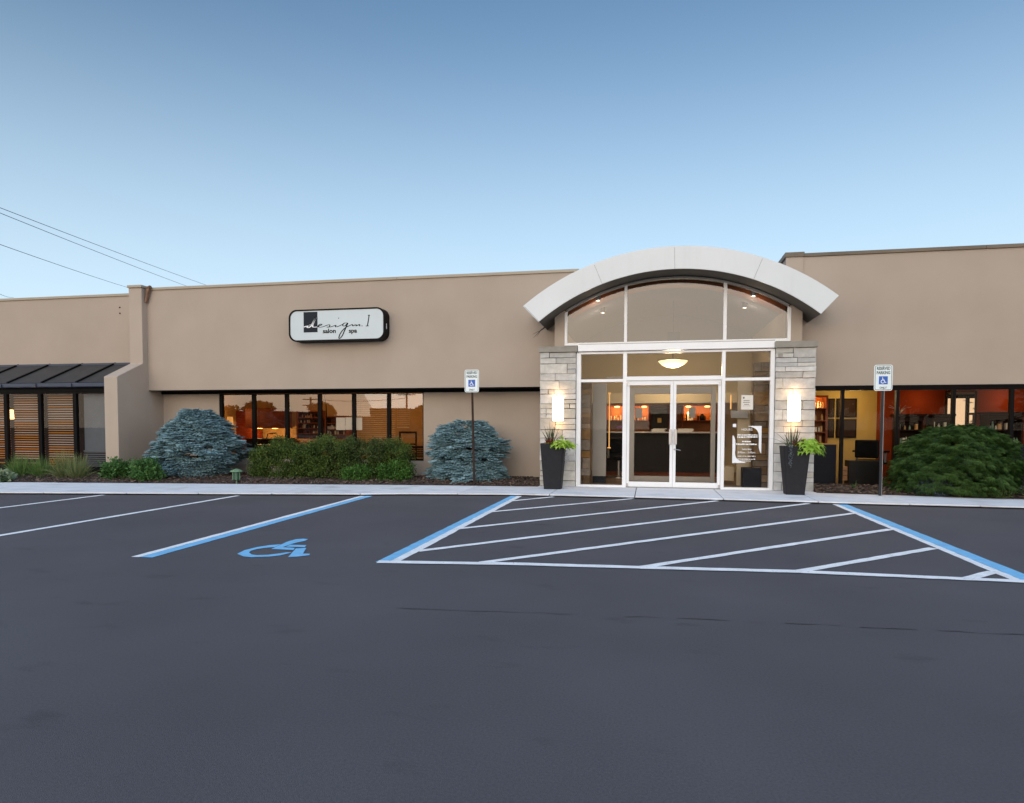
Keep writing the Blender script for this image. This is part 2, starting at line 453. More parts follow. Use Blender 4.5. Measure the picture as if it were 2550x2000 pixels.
def ring_prism(mb, i, o, y0, y1):
    n = len(i)
    vs = [(p[0], y0, p[1]) for p in i] + [(p[0], y0, p[1]) for p in o] + [(p[0], y1, p[1]) for p in i] + [(p[0], y1, p[1]) for p in o]
    fs = []
    for k in range(n - 1):
        fs += [(k, k + 1, n + k + 1, n + k), (2 * n + k + 1, 2 * n + k, 3 * n + k, 3 * n + k + 1),
               (n + k, n + k + 1, 3 * n + k + 1, 3 * n + k), (k + 1, k, 2 * n + k, 2 * n + k + 1)]
    fs += [(0, n, 3 * n, 2 * n), (n - 1, 3 * n - 1, 4 * n - 1, 2 * n - 1)]
    return mb.add(vs, fs)

def ribbon(mb, pts, w, place, wend=None):
    """flat stroke of width w along 2D pts; place maps (u, v) to 3D"""
    pts = [Vector(p) for p in pts]
    # smooth with Catmull-Rom
    q = []
    for i in range(len(pts) - 1):
        p0, p1, p2, p3 = pts[max(i - 1, 0)], pts[i], pts[i + 1], pts[min(i + 2, len(pts) - 1)]
        for s in range(4):
            t = s / 4
            q.append(0.5 * ((2 * p1) + (p2 - p0) * t + (2 * p0 - 5 * p1 + 4 * p2 - p3) * t * t + (3 * p1 - p0 - 3 * p2 + p3) * t ** 3))
    q.append(pts[-1])
    vs = []
    n = len(q)
    for i, p in enumerate(q):
        d = q[min(i + 1, n - 1)] - q[max(i - 1, 0)]
        d = d.normalized() if d.length > 1e-6 else Vector((1, 0))
        # pen held at an angle: thick on the down-strokes
        ww = w * (0.45 + 0.75 * abs(d.y)) if wend is None else w
        nrm = Vector((-d.y, d.x)) * ww / 2
        vs.append(place(*(p + nrm))); vs.append(place(*(p - nrm)))
    mb.add(vs, [(2 * i, 2 * i + 1, 2 * i + 3, 2 * i + 2) for i in range(n - 1)])

def text(name, body, size, loc, mat, parent, align='CENTER', sx=1.0, ext=0.002, rotx=90, rotz=0, off=0.0):
    cu = bpy.data.curves.new('tmp', 'FONT')
    cu.body = body; cu.size = size; cu.align_x = align; cu.align_y = 'CENTER'; cu.extrude = ext
    cu.resolution_u = 3; cu.offset = off
    t = bpy.data.objects.new('tmp', cu)
    COL.objects.link(t)
    bpy.context.view_layer.update()
    me = bpy.data.meshes.new_from_object(t.evaluated_get(bpy.context.evaluated_depsgraph_get()))
    bpy.data.objects.remove(t); bpy.data.curves.remove(cu)
    me.name = name
    me.transform(Matrix.Translation(Vector(loc) - org(parent)) @ Matrix.Rotation(R(rotz), 4, 'Z') @ Matrix.Rotation(R(rotx), 4, 'X') @ Matrix.Diagonal((sx, 1, 1, 1)))
    me.materials.clear()
    return link(name, me, M[mat], parent)

def copy_tree(o, loc=None, parent=None):
    c = o.copy(); COL.objects.link(c)
    if parent: c.parent = parent
    if loc is not None: c.location = loc
    ORG[c.name] = Vector(c.location) if not parent else ORG.get(parent.name, Vector())
    for ch in o.children: copy_tree(ch, None, c)
    return c

# --- vectorised foliage
def np_mesh(name, V, F, mat, parent, tint=None, smooth=False):
    o0 = np.array(org(parent))
    me = bpy.data.meshes.new(name)
    V = (V - o0).astype(np.float32)
    nf, k = F.shape
    me.vertices.add(len(V)); me.vertices.foreach_set('co', V.ravel())
    me.loops.add(nf * k); me.loops.foreach_set('vertex_index', F.astype(np.int32).ravel())
    me.polygons.add(nf)
    me.polygons.foreach_set('loop_start', np.arange(0, nf * k, k, dtype=np.int32))
    try: me.polygons.foreach_set('loop_total', np.full(nf, k, dtype=np.int32))
    except Exception: pass
    if tint is not None:
        a = me.attributes.new('tint', 'FLOAT', 'POINT')
        a.data.foreach_set('value', tint.astype(np.float32))
    me.update(calc_edges=True); me.validate()
    return link(name, me, mat, parent)

def unit(a): return a / np.maximum(np.linalg.norm(a, axis=-1, keepdims=True), 1e-9)

def frames(d, up):
    d = unit(d); s = unit(np.cross(d, up)); u = np.cross(s, d)
    return d, s, u

def leaf_cloud(name, P, D, U, Ln, Wd, mat, parent, fold=0.25, tint=None):
    """one folded diamond leaf per point"""
    d, s, u = frames(D, U)
    n = len(P); Ln = np.asarray(Ln).reshape(-1, 1) * np.ones((n, 1)); Wd = np.asarray(Wd).reshape(-1, 1) * np.ones((n, 1))
    a = P; b = P + d * Ln * 0.45 + s * Wd * 0.5 + u * Wd * fold; c = P + d * Ln; e = P + d * Ln * 0.45 - s * Wd * 0.5 + u * Wd * fold
    V = np.stack([a, b, c, e], 1).reshape(-1, 3)
    i = np.arange(n)[:, None] * 4
    F = np.concatenate([np.hstack([i, i + 1, i + 2]), np.hstack([i, i + 2, i + 3])])
    t = NR.random(n) if tint is None else tint
    return np_mesh(name, V, F, mat, parent, np.repeat(t, 4))

def scatter(name, TV, TF, P, D, U, Sc, mat, parent, tint=None):
    """copies of a template (TV along +x, up z) merged into one mesh"""
    d, s, u = frames(D, U)
    n, m = len(P), len(TV)
    Sc = np.asarray(Sc).reshape(-1, 1, 1) * np.ones((n, 1, 1))
    V = P[:, None, :] + Sc * (TV[None, :, 0:1] * d[:, None, :] + TV[None, :, 1:2] * s[:, None, :] + TV[None, :, 2:3] * u[:, None, :])
    F = (TF[None, :, :] + (np.arange(n) * m)[:, None, None]).reshape(-1, TF.shape[1])
    t = NR.random(n) if tint is None else tint
    tt = np.clip(np.repeat(t, m) + NR.normal(0, 0.12, n * m), 0, 1)
    return np_mesh(name, V.reshape(-1, 3), F, mat, parent, tt)

# ------------------------------------------------------------------ ground, parking lot, pavement
g = MB().quad((-400, -400, -0.05), (400, -400, -0.05), (400, 400, -0.05), (-400, 400, -0.05)).build('ground', M['grass_ground'])
tag(g, kind='structure')
lot = MB().quad((-60, -34, 0), (60, -34, 0), (60, 14.2, 0), (-60, 14.2, 0)).build('parking_lot', M['asphalt'])
tag(lot, kind='structure')
road = MB().quad((-300, -52, 0.0), (300, -52, 0.0), (300, -40, 0.0), (-300, -40, 0.0)).build('road', M['asphalt'])
tag(road, kind='structure')

FX = [-20, -11.6, -7.94, -5.1, -4.4, -2.4, 0.2, 3.0, 5.7, 14]
FY = [8.75, 10.13, 10.80, 11.33, 11.58, 11.95, 11.93, 11.80, 11.72, 11.45]
BX = [-20, -13.6, -9.24, -5.0, -2.2, -2.199, 3.07, 3.071, 6.26, 14]
BY = [11.0, 11.9, 12.55, 13.18, 13.48, 13.98, 13.98, 13.32, 12.95, 12.1]
front = lambda x: float(np.interp(x, FX, FY))
back = lambda x: float(np.interp(x, BX, BY))

ZS = 0.045
walk = MB()
xs = sorted(set(list(np.linspace(-20, 14, 60)) + [-2.2, -2.199, 3.07, 3.071]))
for a, b in zip(xs[:-1], xs[1:]):
    walk.quad((a, front(a) + 0.012, 0.02), (b, front(b) + 0.012, 0.02), (b, back(b), 0.02), (a, back(a), 0.02))
walk = walk.build('sidewalk', M['joint'])
tag(walk, kind='structure')
joints = [-17.4, -15.9, -14.1, -12.3, -10.8, -9.3, -8.0, -6.68, -5.1, -3.4, -1.74, -0.23, 1.26, 2.75, 4.1, 5.1, 6.6, 8.1, 9.6, 11.1, 12.6]
for ja, jb in zip(joints[:-1], joints[1:]):
    g_ = 0.007
    a, b = ja + g_, jb - g_
    sx = [a + (b - a) * k / 4 for k in range(5)]
    for e in (-2.2, -2.199, 3.07, 3.071):
        if a < e < b: sx.append(e)
    sx.sort()
    tilt = lambda x: 0.0
    poly = [(x, front(x) + random.uniform(-0.004, 0.004)) for x in sx] + [(x, back(x)) for x in reversed(sx)]
    MB().prism(poly, 'z', 0.022, ZS + random.uniform(-0.002, 0.002)).build('slab', M['concrete'], walk, bevel=0.006, seg=1)

# painted markings: children of the lot
ZP = 0.004
def stripe(name, mat, p, q, wdt, z=ZP, square=None):
    p, q = Vector(p), Vector(q)
    d = (q - p).normalized(); n = Vector((-d.y, d.x)) * wdt / 2
    k = max(2, int((q - p).length / 0.12))
    mb = MB(); vs = []
    for i in range(k + 1):
        c = p.lerp(q, i / k)
        j1, j2 = random.uniform(-.005, .005), random.uniform(-.005, .005)
        vs += [(*(c + n * (1 + j1 / wdt * 2)), z), (*(c - n * (1 + j2 / wdt * 2)), z)]
    mb.add(vs, [(2 * i, 2 * i + 1, 2 * i + 3, 2 * i + 2) for i in range(k)])
    return mb.build(name, M[mat], lot)
stripe('stall_line', 'paint_white', (-7.25, 10.88), (-7.23, 4.9), 0.10)
stripe('stall_line', 'paint_white', (-9.68, 10.45), (-9.66, 5.0), 0.10)
stripe('stall_line', 'paint_white', (-12.05, 10.0), (-12.05, 4.2), 0.10)
stripe('stall_line', 'paint_white', (-5.045, 11.32), (-4.80, 5.54), 0.085)
stripe('blue_line', 'paint_blue', (-4.935, 11.36), (-4.69, 5.55), 0.135)
stripe('blue_line', 'paint_blue', (-2.39, 11.94), (-2.405, 5.80), 0.115)
stripe('aisle_line', 'paint_white', (-2.285, 11.94), (-2.30, 5.84), 0.095)
stripe('aisle_line', 'paint_white', (3.0, 11.79), (2.985, 6.2), 0.085)
stripe('blue_line', 'paint_blue', (3.115, 11.79), (3.10, 6.22), 0.145)
stripe('blue_line', 'paint_blue', (5.87, 11.71), (5.86, 6.2), 0.145)
# bottom line of the hatched aisle
bp_ = [(-2.44, 5.80), (-1.2, 5.975), (-0.066, 6.06), (1.293, 6.175), (3.17, 6.165)]
for a, b in zip(bp_[:-1], bp_[1:]):
    stripe('aisle_line', 'paint_white', a, b, 0.115, z=0.008)
for a, b in [((-2.32, 11.03), (-1.66, 11.93)), ((-2.33, 9.53), (-0.26, 11.94)), ((-2.31, 7.88), (1.158, 11.90)), ((-2.264, 6.40), (2.594, 11.82)),
             ((-1.50, 5.97), (2.963, 10.619)), ((-0.06, 6.07), (2.936, 9.027)), ((1.30, 6.2), (2.92, 7.697)), ((2.62, 6.2), (2.95, 6.53))]:
    stripe('hatch_stripe', 'paint_white', a, b, 0.095, z=0.006)

def flat(name, mat, parent, poly, z):
    vs = [(x, y, z) for x, y in poly]
    return MB().add(vs, [tuple(range(len(vs)))]).build(name, M[mat], parent)
sym = thing('accessible_symbol', None, None, (0, 0, 0))
del_keys = [k for k in sym.keys()]
sym.parent = lot
flat('symbol_arm', 'paint_blue', sym, [(-3.76, 6.19), (-3.83, 6.62), (-3.82, 6.79), (-3.76, 6.84), (-3.69, 6.82), (-3.67, 6.71), (-3.70, 6.60), (-3.71, 6.48), (-3.70, 6.31), (-3.56, 6.30), (-3.51, 6.19)], 0.005)
flat('symbol_bar', 'paint_blue', sym, [(-3.685, 6.34), (-3.70, 6.46), (-3.52, 6.47), (-3.48, 6.36)], 0.005)
flat('symbol_foot', 'paint_blue', sym, [(-3.37, 5.84), (-3.53, 6.27), (-3.44, 6.32), (-3.32, 6.03), (-3.25, 6.04), (-3.22, 5.97), (-3.28, 5.89)], 0.005)
ro = [(-3.81, 6.46), (-3.90, 6.39), (-3.96, 6.26), (-3.985, 6.07), (-3.94, 5.88), (-3.80, 5.775), (-3.70, 5.76), (-3.56, 5.82), (-3.49, 5.90), (-3.455, 6.06)]
ri = [(-3.785, 6.30), (-3.86, 6.23), (-3.90, 6.15), (-3.905, 6.06), (-3.87, 5.97), (-3.78, 5.88), (-3.71, 5.862), (-3.62, 5.90), (-3.55, 5.99), (-3.51, 6.06)]
mb = MB(); mb.add([(x, y, 0.005) for x, y in ro] + [(x, y, 0.005) for x, y in ri], [(i, i + 1, 11 + i, 10 + i) for i in range(9)])
mb.build('symbol_ring', M['paint_blue'], sym)
# paving seam in the foreground
pts = [(-1.6, 4.35), (-0.9, 4.42), (-0.2, 4.47), (0.6, 4.52), (1.6, 4.55), (3.2, 4.6), (6, 4.7)]
mb = MB(); vs = []
for i in range(70):
    t = i / 69; x = -1.7 + 7.7 * t
    y = float(np.interp(x, [p[0] for p in pts], [p[1] for p in pts])) + random.uniform(-.012, .012)
    h = 0.0015 + random.random() ** 2 * 0.008
    vs += [(x, y - h, 0.003), (x, y + h, 0.003)]
mb.add(vs, [(2 * i, 2 * i + 2, 2 * i + 3, 2 * i + 1) for i in range(69) if i < 8 or random.random() < .8])
mb.build('paving_seam', M['tar'], lot)

# planting beds
def bed(x0, x1, yback, nx=150, ny=14):
    X = np.linspace(x0, x1, nx); V = []; 
    for j in range(ny):
        t = j / (ny - 1)
        for x in X:
            y0 = back(x) + 0.004; y = y0 + (yback - y0) * t
            h = 0.03 + 0.07 * min(1, t * 4) + 0.018 * math.sin(x * 3.1 + 2 * t * 5) * min(1, t * 5) + random.uniform(0, 0.018)
            V.append((x, y, h))
    F = [(j * nx + i, j * nx + i + 1, (j + 1) * nx + i + 1, (j + 1) * nx + i) for j in range(ny - 1) for i in range(nx - 1)]
    return MB().add(V, F).build('planting_bed', M['mulch'], smooth=True)
tag(bed(-20, -2.21, 15.0), kind='structure')
tag(bed(3.08, 12, 14.42, 80), kind='structure')
nC = 9000
cx_ = np.concatenate([NR.uniform(-16, -2.25, 6500), NR.uniform(3.12, 8.5, 2500)])
tt = NR.random(nC) ** 1.4
cy_ = np.array([back(x) + 0.02 + t * ((14.95 if x < 0 else 14.38) - back(x) - 0.02) for x, t in zip(cx_, tt)])
P = np.stack([cx_, cy_, 0.05 + 0.065 * np.minimum(1, tt * 4) + NR.uniform(0.0, 0.03, nC)], 1)
D = np.stack([NR.normal(0, 1, nC), NR.normal(0, 1, nC), NR.normal(0, .25, nC)], 1)
CV = np.array([[-.5, -.18, 0], [.5, -.12, 0], [.5, .14, 0], [-.5, .2, 0], [-.4, -.1, .16], [.42, -.08, .12], [.4, .1, .14], [-.42, .12, .18]])
CF = np.array([(4, 5, 6, 7), (0, 1, 5, 4), (1, 2, 6, 5), (2, 3, 7, 6), (3, 0, 4, 7)])
ch = scatter('mulch_chips', CV, CF, P, D, np.tile([0, 0, 1.0], (nC, 1)) + NR.normal(0, .25, (nC, 3)), NR.uniform(.03, .085, nC), M['chip'], None, NR.random(nC) ** 2.2)
tag(ch, kind='stuff')

# ------------------------------------------------------------------ the building
B = thing('salon_building', 'long low beige stucco building with a white arched entrance canopy and stone pillars', 'building', (0.45, 14.5, 0))
XP0, XP1 = -12.43, -12.07
bx('fascia_wall', 'stucco', B, XP1, -1.935, 14.5, 14.75, 2.13, 4.56)
bx('fascia_wall', 'stucco', B, 2.66, 13.5, 14.4, 14.65, 2.09, 4.64)
bx('fascia_wall', 'stucco', B, -26, XP0, 15.0, 15.25, 2.87, 4.56)
bx('fascia_wall', 'stucco', B, -1.934, -.9, 14.502, 14.75, 4.2, 4.56)
bx('return_wall', 'stucco', B, 2.66, 2.86, 14.652, 20, 2.2, 4.64)
bx('corner_strip', 'stucco', B, 2.64, 2.965, 14.375, 14.398, 2.12, 4.64)
# copings: pieces laid end to end, tiny drip edge
for a, b in [(XP1 + .002, -8.9), (-8.897, -5.6), (-5.597, -1.5)]:
    bx('coping', 'coping', B, a, b, 14.47, 14.80, 4.562, 4.625, bevel=0.006)
for a, b in [(-26, -19.4), (-19.397, -15.9), (-15.897, XP0 - .002)]:
    bx('coping', 'coping', B, a, b, 14.97, 15.30, 4.562, 4.625, bevel=0.006)
for a, b in [(2.985, 6.2), (6.203, 9.5), (9.503, 13.5)]:
    bx('coping', 'coping_dark', B, a, b, 14.37, 14.70, 4.642, 4.71, bevel=0.006)
bx('coping', 'coping_dark', B, 2.62, 2.982, 14.35, 14.70, 4.642, 4.735, bevel=0.006)
bx('coping', 'coping_dark', B, 2.62, 2.90, 14.702, 20, 4.642, 4.73, bevel=0.006)
# pier between the wings
prof = [(14.32, 4.60), (14.32, 2.775), (13.5, 2.40), (13.5, 0.0), (15.2, 0.0), (15.2, 4.60)]
MB().prism(prof, 'x', XP0, XP1).build('pier', M['stucco2'], B, bevel=0.012)
bx('coping', 'coping', B, XP0 - .02, XP1 + .02, 14.29, 15.3, 4.602, 4.665, bevel=0.008)
# recessed wall under the fascia
WB = [-10.486, -9.56, -8.67, -7.80, -6.915, -6.03, -5.155]
bx('recessed_wall', 'stucco', B, XP1 + .001, WB[0], 15.0, 15.2, 0.0, 2.124)
bx('recessed_wall', 'stucco', B, WB[-1], -1.6, 15.0, 15.2, 0.0, 2.124)
bx('sill_wall', 'stucco', B, WB[0] + .001, WB[-1] - .001, 15.0, 15.2, 0.0, 0.455)
bx('soffit', 'soffit', B, XP1 + .002, -2.0, 14.502, 15.2, 2.125, 2.129)
bx('soffit_trim', 'dark_trim', B, XP1 + .003, -2.0, 14.935, 14.998, 2.052, 2.123)
bx('drip_edge', 'dark_trim', B, XP1 + .003, -2.2, 14.51, 14.53, 2.112, 2.124)
bx('roof_deck', 'dark_trim', B, -26, -1.95, 15.26, 24, 3.9, 4.0)
bx('roof_deck', 'dark_trim', B, 2.87, 13.5, 14.66, 24, 3.9, 4.0)
# six office windows
for a, b in zip(WB[:-1], WB[1:]):
    wl = 0.062 if a == WB[0] else 0.036
    wr = 0.022 if b == WB[-1] else 0.036
    f = MB(); a2, b2 = a + .0015, b - .0015
    f.box(a2, a2 + wl, 15.012, 15.12, .457, 2.05).box(b2 - wr, b2, 15.012, 15.12, .457, 2.05)
    f.box(a2 + wl, b2 - wr, 15.014, 15.118, .457, .50).box(a2 + wl, b2 - wr, 15.014, 15.118, 2.03, 2.05)
    wd = MB().quad((a2 + wl, 15.06, .50), (b2 - wr, 15.06, .50), (b2 - wr, 15.06, 2.03), (a2 + wl, 15.06, 2.03)).build('window', M['glass_left'], B)
    f.build('window_frame', M['bronze'], wd)
# shop windows on the right
WR = [3.10, 3.765, 4.76, 5.755, 6.75, 7.75, 8.75, 9.75, 10.75]
bx('window_header', 'dark_trim', B, 3.06, 12, 14.41, 14.60, 2.022, 2.088)
for a, b in zip(WR[:-1], WR[1:]):
    f = MB(); a2, b2 = a + .001, b - .001
    f.box(a2, a2 + .027, 14.42, 14.52, .06, 2.02).box(b2 - .027, b2, 14.42, 14.52, .06, 2.02)
    f.box(a2 + .027, b2 - .027, 14.422, 14.518, .06, .115).box(a2 + .027, b2 - .027, 14.422, 14.518, 1.995, 2.02)
    wd = MB().quad((a2 + .027, 14.46, .115), (b2 - .027, 14.46, .115), (b2 - .027, 14.46, 1.995), (a2 + .027, 14.46, 1.995)).build('window', M['glass_right'], B)
    f.build('window_frame', M['bronze'], wd)
bx('sill_wall', 'dark_trim', B, 3.06, 12, 14.43, 14.55, 0.0, 0.058)

# sunroom front on the left wing: sloped glazing over a row of windows
MU = [-18.58, -17.58, -16.58, -15.575, -14.57, -13.565, -12.45]
bx('sunroom_gutter', 'navy', B, -20, XP0 - .005, 13.66, 13.80, 2.175, 2.275, bevel=0.02)
bx('sunroom_beam', 'bronze', B, -20, XP0 - .004, 13.80, 13.92, 2.08, 2.19)
for a in MU[:-1]:
    MB().box(a - .02, a + .10, 13.635, 13.659, 2.18, 2.262).build('gutter_bracket', M['navy'], B)
RX = [-19.45, -18.45, -17.45, -16.45, -15.45, -14.45, -13.46, -12.45]
for x in RX[:-1]:
    MB().hexa([(x - .025, 13.78, 2.28), (x + .025, 13.78, 2.28), (x + .025, 15.0, 2.84), (x - .025, 15.0, 2.84),
               (x - .025, 13.78, 2.325), (x + .025, 13.78, 2.325), (x + .025, 15.0, 2.885), (x - .025, 15.0, 2.885)]).build('rafter', M['bronze'], B)
for a, b in zip(RX[:-1], RX[1:]):
    MB().quad((a + .026, 13.79, 2.293), (b - .026, 13.79, 2.293), (b - .026, 14.99, 2.845), (a + .026, 14.99, 2.845)).build('sloped_pane', M['awning'], B)
bx('ridge_flashing', 'navy', B, -20, XP0 - .004, 14.93, 14.998, 2.80, 2.868)
for i, (a, b) in enumerate(zip(MU[:-1], MU[1:])):
    f = MB(); a2, b2 = a + .001, b - .001
    f.box(a2, a2 + .045, 13.82, 13.90, .18, 2.078).box(b2 - .045, b2, 13.82, 13.90, .18, 2.078)
    f.box(a2 + .045, b2 - .045, 13.822, 13.898, .18, .27).box(a2 + .045, b2 - .045, 13.822, 13.898, 2.03, 2.078)
    wd = MB().quad((a2 + .045, 13.86, .27), (b2 - .045, 13.86, .27), (b2 - .045, 13.86, 2.03), (a2 + .045, 13.86, 2.03)).build('window', M['glass_sun'], B)
    f.build('window_frame', M['bronze'], wd)
bx('sill_wall', 'dark_trim', B, -20, XP0 - .003, 13.82, 13.92, 0, .178)

# ---- entrance bay
CX, CZ, RI = 0.446, 0.1135, 4.159
YU, YS = 13.95, 13.72
zarc = lambda x, r=RI: CZ + math.sqrt(max(r * r - (x - CX) ** 2, 0))
for x0, x1 in ((-1.933, -1.727), (2.672, 2.877)):
    pl = [(x0, 2.90), (x1, 2.90)] + [(x1 + (x0 - x1) * k / 6, zarc(x1 + (x0 - x1) * k / 6) - .003) for k in range(7)]
    MB().prism(pl, 'y', YU - .03, 14.5).build('bay_side', M['stucco'], B)
# upper arched window
JX = [(-1.726, -1.67), (-0.515, -0.455), (1.413, 1.479), (2.61, 2.671)]
RF = 4.10
fr = MB()
for x0, x1 in JX:
    pl = [(x0, 2.985), (x1, 2.985), (x1, zarc(x1, RF) + .01), (x0, zarc(x0, RF) + .01)]
    fr.prism(pl, 'y', YU - .035, YU + .045)
fr.box(-1.726, 2.671, YU - .036, YU + .046, 2.93, 2.985)
a0 = math.degrees(math.asin((-1.67 - CX) / RF)); a1 = math.degrees(math.asin((2.61 - CX) / RF))
i_, o_ = arc_poly(CX, CZ, RF, RF + .045, a0, a1)
arched = MB()
for (xa, xb) in ((-1.67, -.515), (-.455, 1.413), (1.479, 2.61)):
    pl = [(xa, 2.985), (xb, 2.985)] + [(xb + (xa - xb) * k / 14, zarc(xb + (xa - xb) * k / 14, RF)) for k in range(15)]
    arched.add([(x, YU, z) for x, z in pl], [tuple(range(len(pl)))])
    # separate pane objects
wu = fr.build('arched_window', M['white_alu'], B, bevel=0.004, seg=1)
fr2 = ring_prism(MB(), i_, o_, YU - .034, YU + .044).build('arch_head', M['grey_alu'], wu)
for (xa, xb) in ((-1.67, -.515), (-.455, 1.413), (1.479, 2.61)):
    pl = [(xa, 2.985), (xb, 2.985)] + [(xb + (xa - xb) * k / 14, zarc(xb + (xa - xb) * k / 14, RF)) for k in range(15)]
    MB().add([(x, YU, z) for x, z in pl], [tuple(range(len(pl)))]).build('pane', M['glass_up'], wu)
i_, o_ = arc_poly(CX, CZ, 4.045, RI - .004, a0, a1)
ring_prism(MB(), i_, o_, YU + .22, YU + .6).build('arch_trim', M['rust_trim'], B)

# canopy: one shell with four front panels
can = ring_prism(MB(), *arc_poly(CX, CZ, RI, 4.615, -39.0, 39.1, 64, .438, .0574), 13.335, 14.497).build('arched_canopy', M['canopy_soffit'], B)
ri_, ro_ = arc_poly(.438, .0574, 4.617, 4.64, -38.9, 38.9, 64)
ring_prism(MB(), ri_, ro_, 13.30, 14.496).build('canopy_roof', M['canopy'], can)
cuts = [-38.9, -19.2, 0.05, 20.2, 39.0]
for a, b in zip(cuts[:-1], cuts[1:]):
    pi, po = arc_poly(CX, CZ, RI - .002, 4.636, a + .03, b - .03, 16, .438, .0574)
    ring_prism(MB(), pi, po, 13.298, 13.333).build('canopy_panel', M['canopy'], can)
for s in (-1, 1):
    a = R(38.95 * s)
    p0 = (CX + RI * math.sin(a), CZ + RI * math.cos(a)); p1 = (.438 + 4.64 * math.sin(a), .0574 + 4.64 * math.cos(a))
    off = (s * .008 * math.cos(a), -s * .008 * math.sin(a) * s)
    q = [(p0[0], p0[1]), (p1[0], p1[1]), (p1[0] + s * .008, p1[1] - .006), (p0[0] + s * .008, p0[1] - .006)]
    MB().prism(q, 'y', 13.299, 14.495).build('canopy_end', M['canopy'], can)

# ledge and storefront
bx('entrance_ledge', 'white_alu', B, -1.418, 2.343, 13.60, 13.905, 2.775, 2.905, bevel=0.006)
bx('ledge_flashing', 'grey_alu', B, -1.41, 2.335, 13.63, 13.903, 2.907, 2.927)
sf = MB()
Y0, Y1 = 13.66, 13.78
for x0, x1 in ((-1.449, -1.36), (-.518, -.442), (1.377, 1.443), (2.272, 2.347)):
    sf.box(x0, x1, Y0, Y1, ZS, 2.765)
for x0, x1 in ((-1.36, -.518), (1.443, 2.272)):
    sf.box(x0, x1, Y0 + .002, Y1 - .002, ZS, .088).box(x0, x1, Y0 + .002, Y1 - .002, 2.16, 2.217).box(x0, x1, Y0 + .002, Y1 - .002, 2.722, 2.763)
sf.box(-.442, 1.377, Y0 + .002, Y1 - .002, 2.182, 2.263).box(-.442, 1.377, Y0 + .002, Y1 - .002, 2.722, 2.763)
sto = sf.build('storefront', M['white_alu'], B, bevel=0.003, seg=1)
bx('door_threshold', 'grey_alu', B, -.44, 1.375, 13.64, 13.80, ZS, ZS + .012)
for xa, xb, za, zb in ((-1.36, -.518, .088, 2.16), (-1.36, -.518, 2.217, 2.722), (1.443, 2.272, .088, 2.16), (1.443, 2.272, 2.217, 2.722), (-.442, 1.377, 2.263, 2.722)):
    MB().quad((xa, YS, za), (xb, YS, za), (xb, YS, zb), (xa, YS, zb)).build('pane', M['glass_ent'], sto)
def door(x0, x1, hinge_left):
    d = MB()
    z0, z1 = .062, 2.178
    d.box(x0, x0 + .056, 13.685, 13.745, z0, z1).box(x1 - .056, x1, 13.685, 13.745, z0, z1)
    d.box(x0 + .056, x1 - .056, 13.686, 13.744, z0, .165).box(x0 + .056, x1 - .056, 13.686, 13.744, 2.092, z1)
    o = d.build('entrance_door', M['white_alu'], B, bevel=0.003, seg=1)
    MB().quad((x0 + .056, 13.715, .165), (x1 - .056, 13.715, .165), (x1 - .056, 13.715, 2.092), (x0 + .056, 13.715, 2.092)).build('door_pane', M['glass_ent'], o)
    hx = x1 - .075 if hinge_left else x0 + .02
    h = MB().box(hx, hx + .055, 13.635, 13.65, .915, 1.215)
    h.tube([(hx + .027, 13.65, .97), (hx + .027, 13.69, .97)], .008).tube([(hx + .027, 13.65, 1.16), (hx + .027, 13.69, 1.16)], .008)
    h.build('pull_plate', M['steel'], o, bevel=.004, seg=1)
    kx = x0 + .004 if hinge_left else x1 - .04
    MB().box(kx, kx + .036, 13.668, 13.684, 2.075, 2.15).build('hinge', M['steel'], o)
    MB().box(kx, kx + .036, 13.668, 13.684, .07, .13).build('hinge', M['steel'], o)
    if not hinge_left:
        l = MB().tube([(x0 + .028, 13.685, .82), (x0 + .028, 13.655, .82)], .016, 10).tube([(x0 + .028, 13.655, .82), (x0 + .09, 13.65, .815), (x0 + .15, 13.65, .80)], .007)
        l.build('lock_lever', M['steel'], o)
door(-.439, .464, True)
door(.468, 1.374, False)

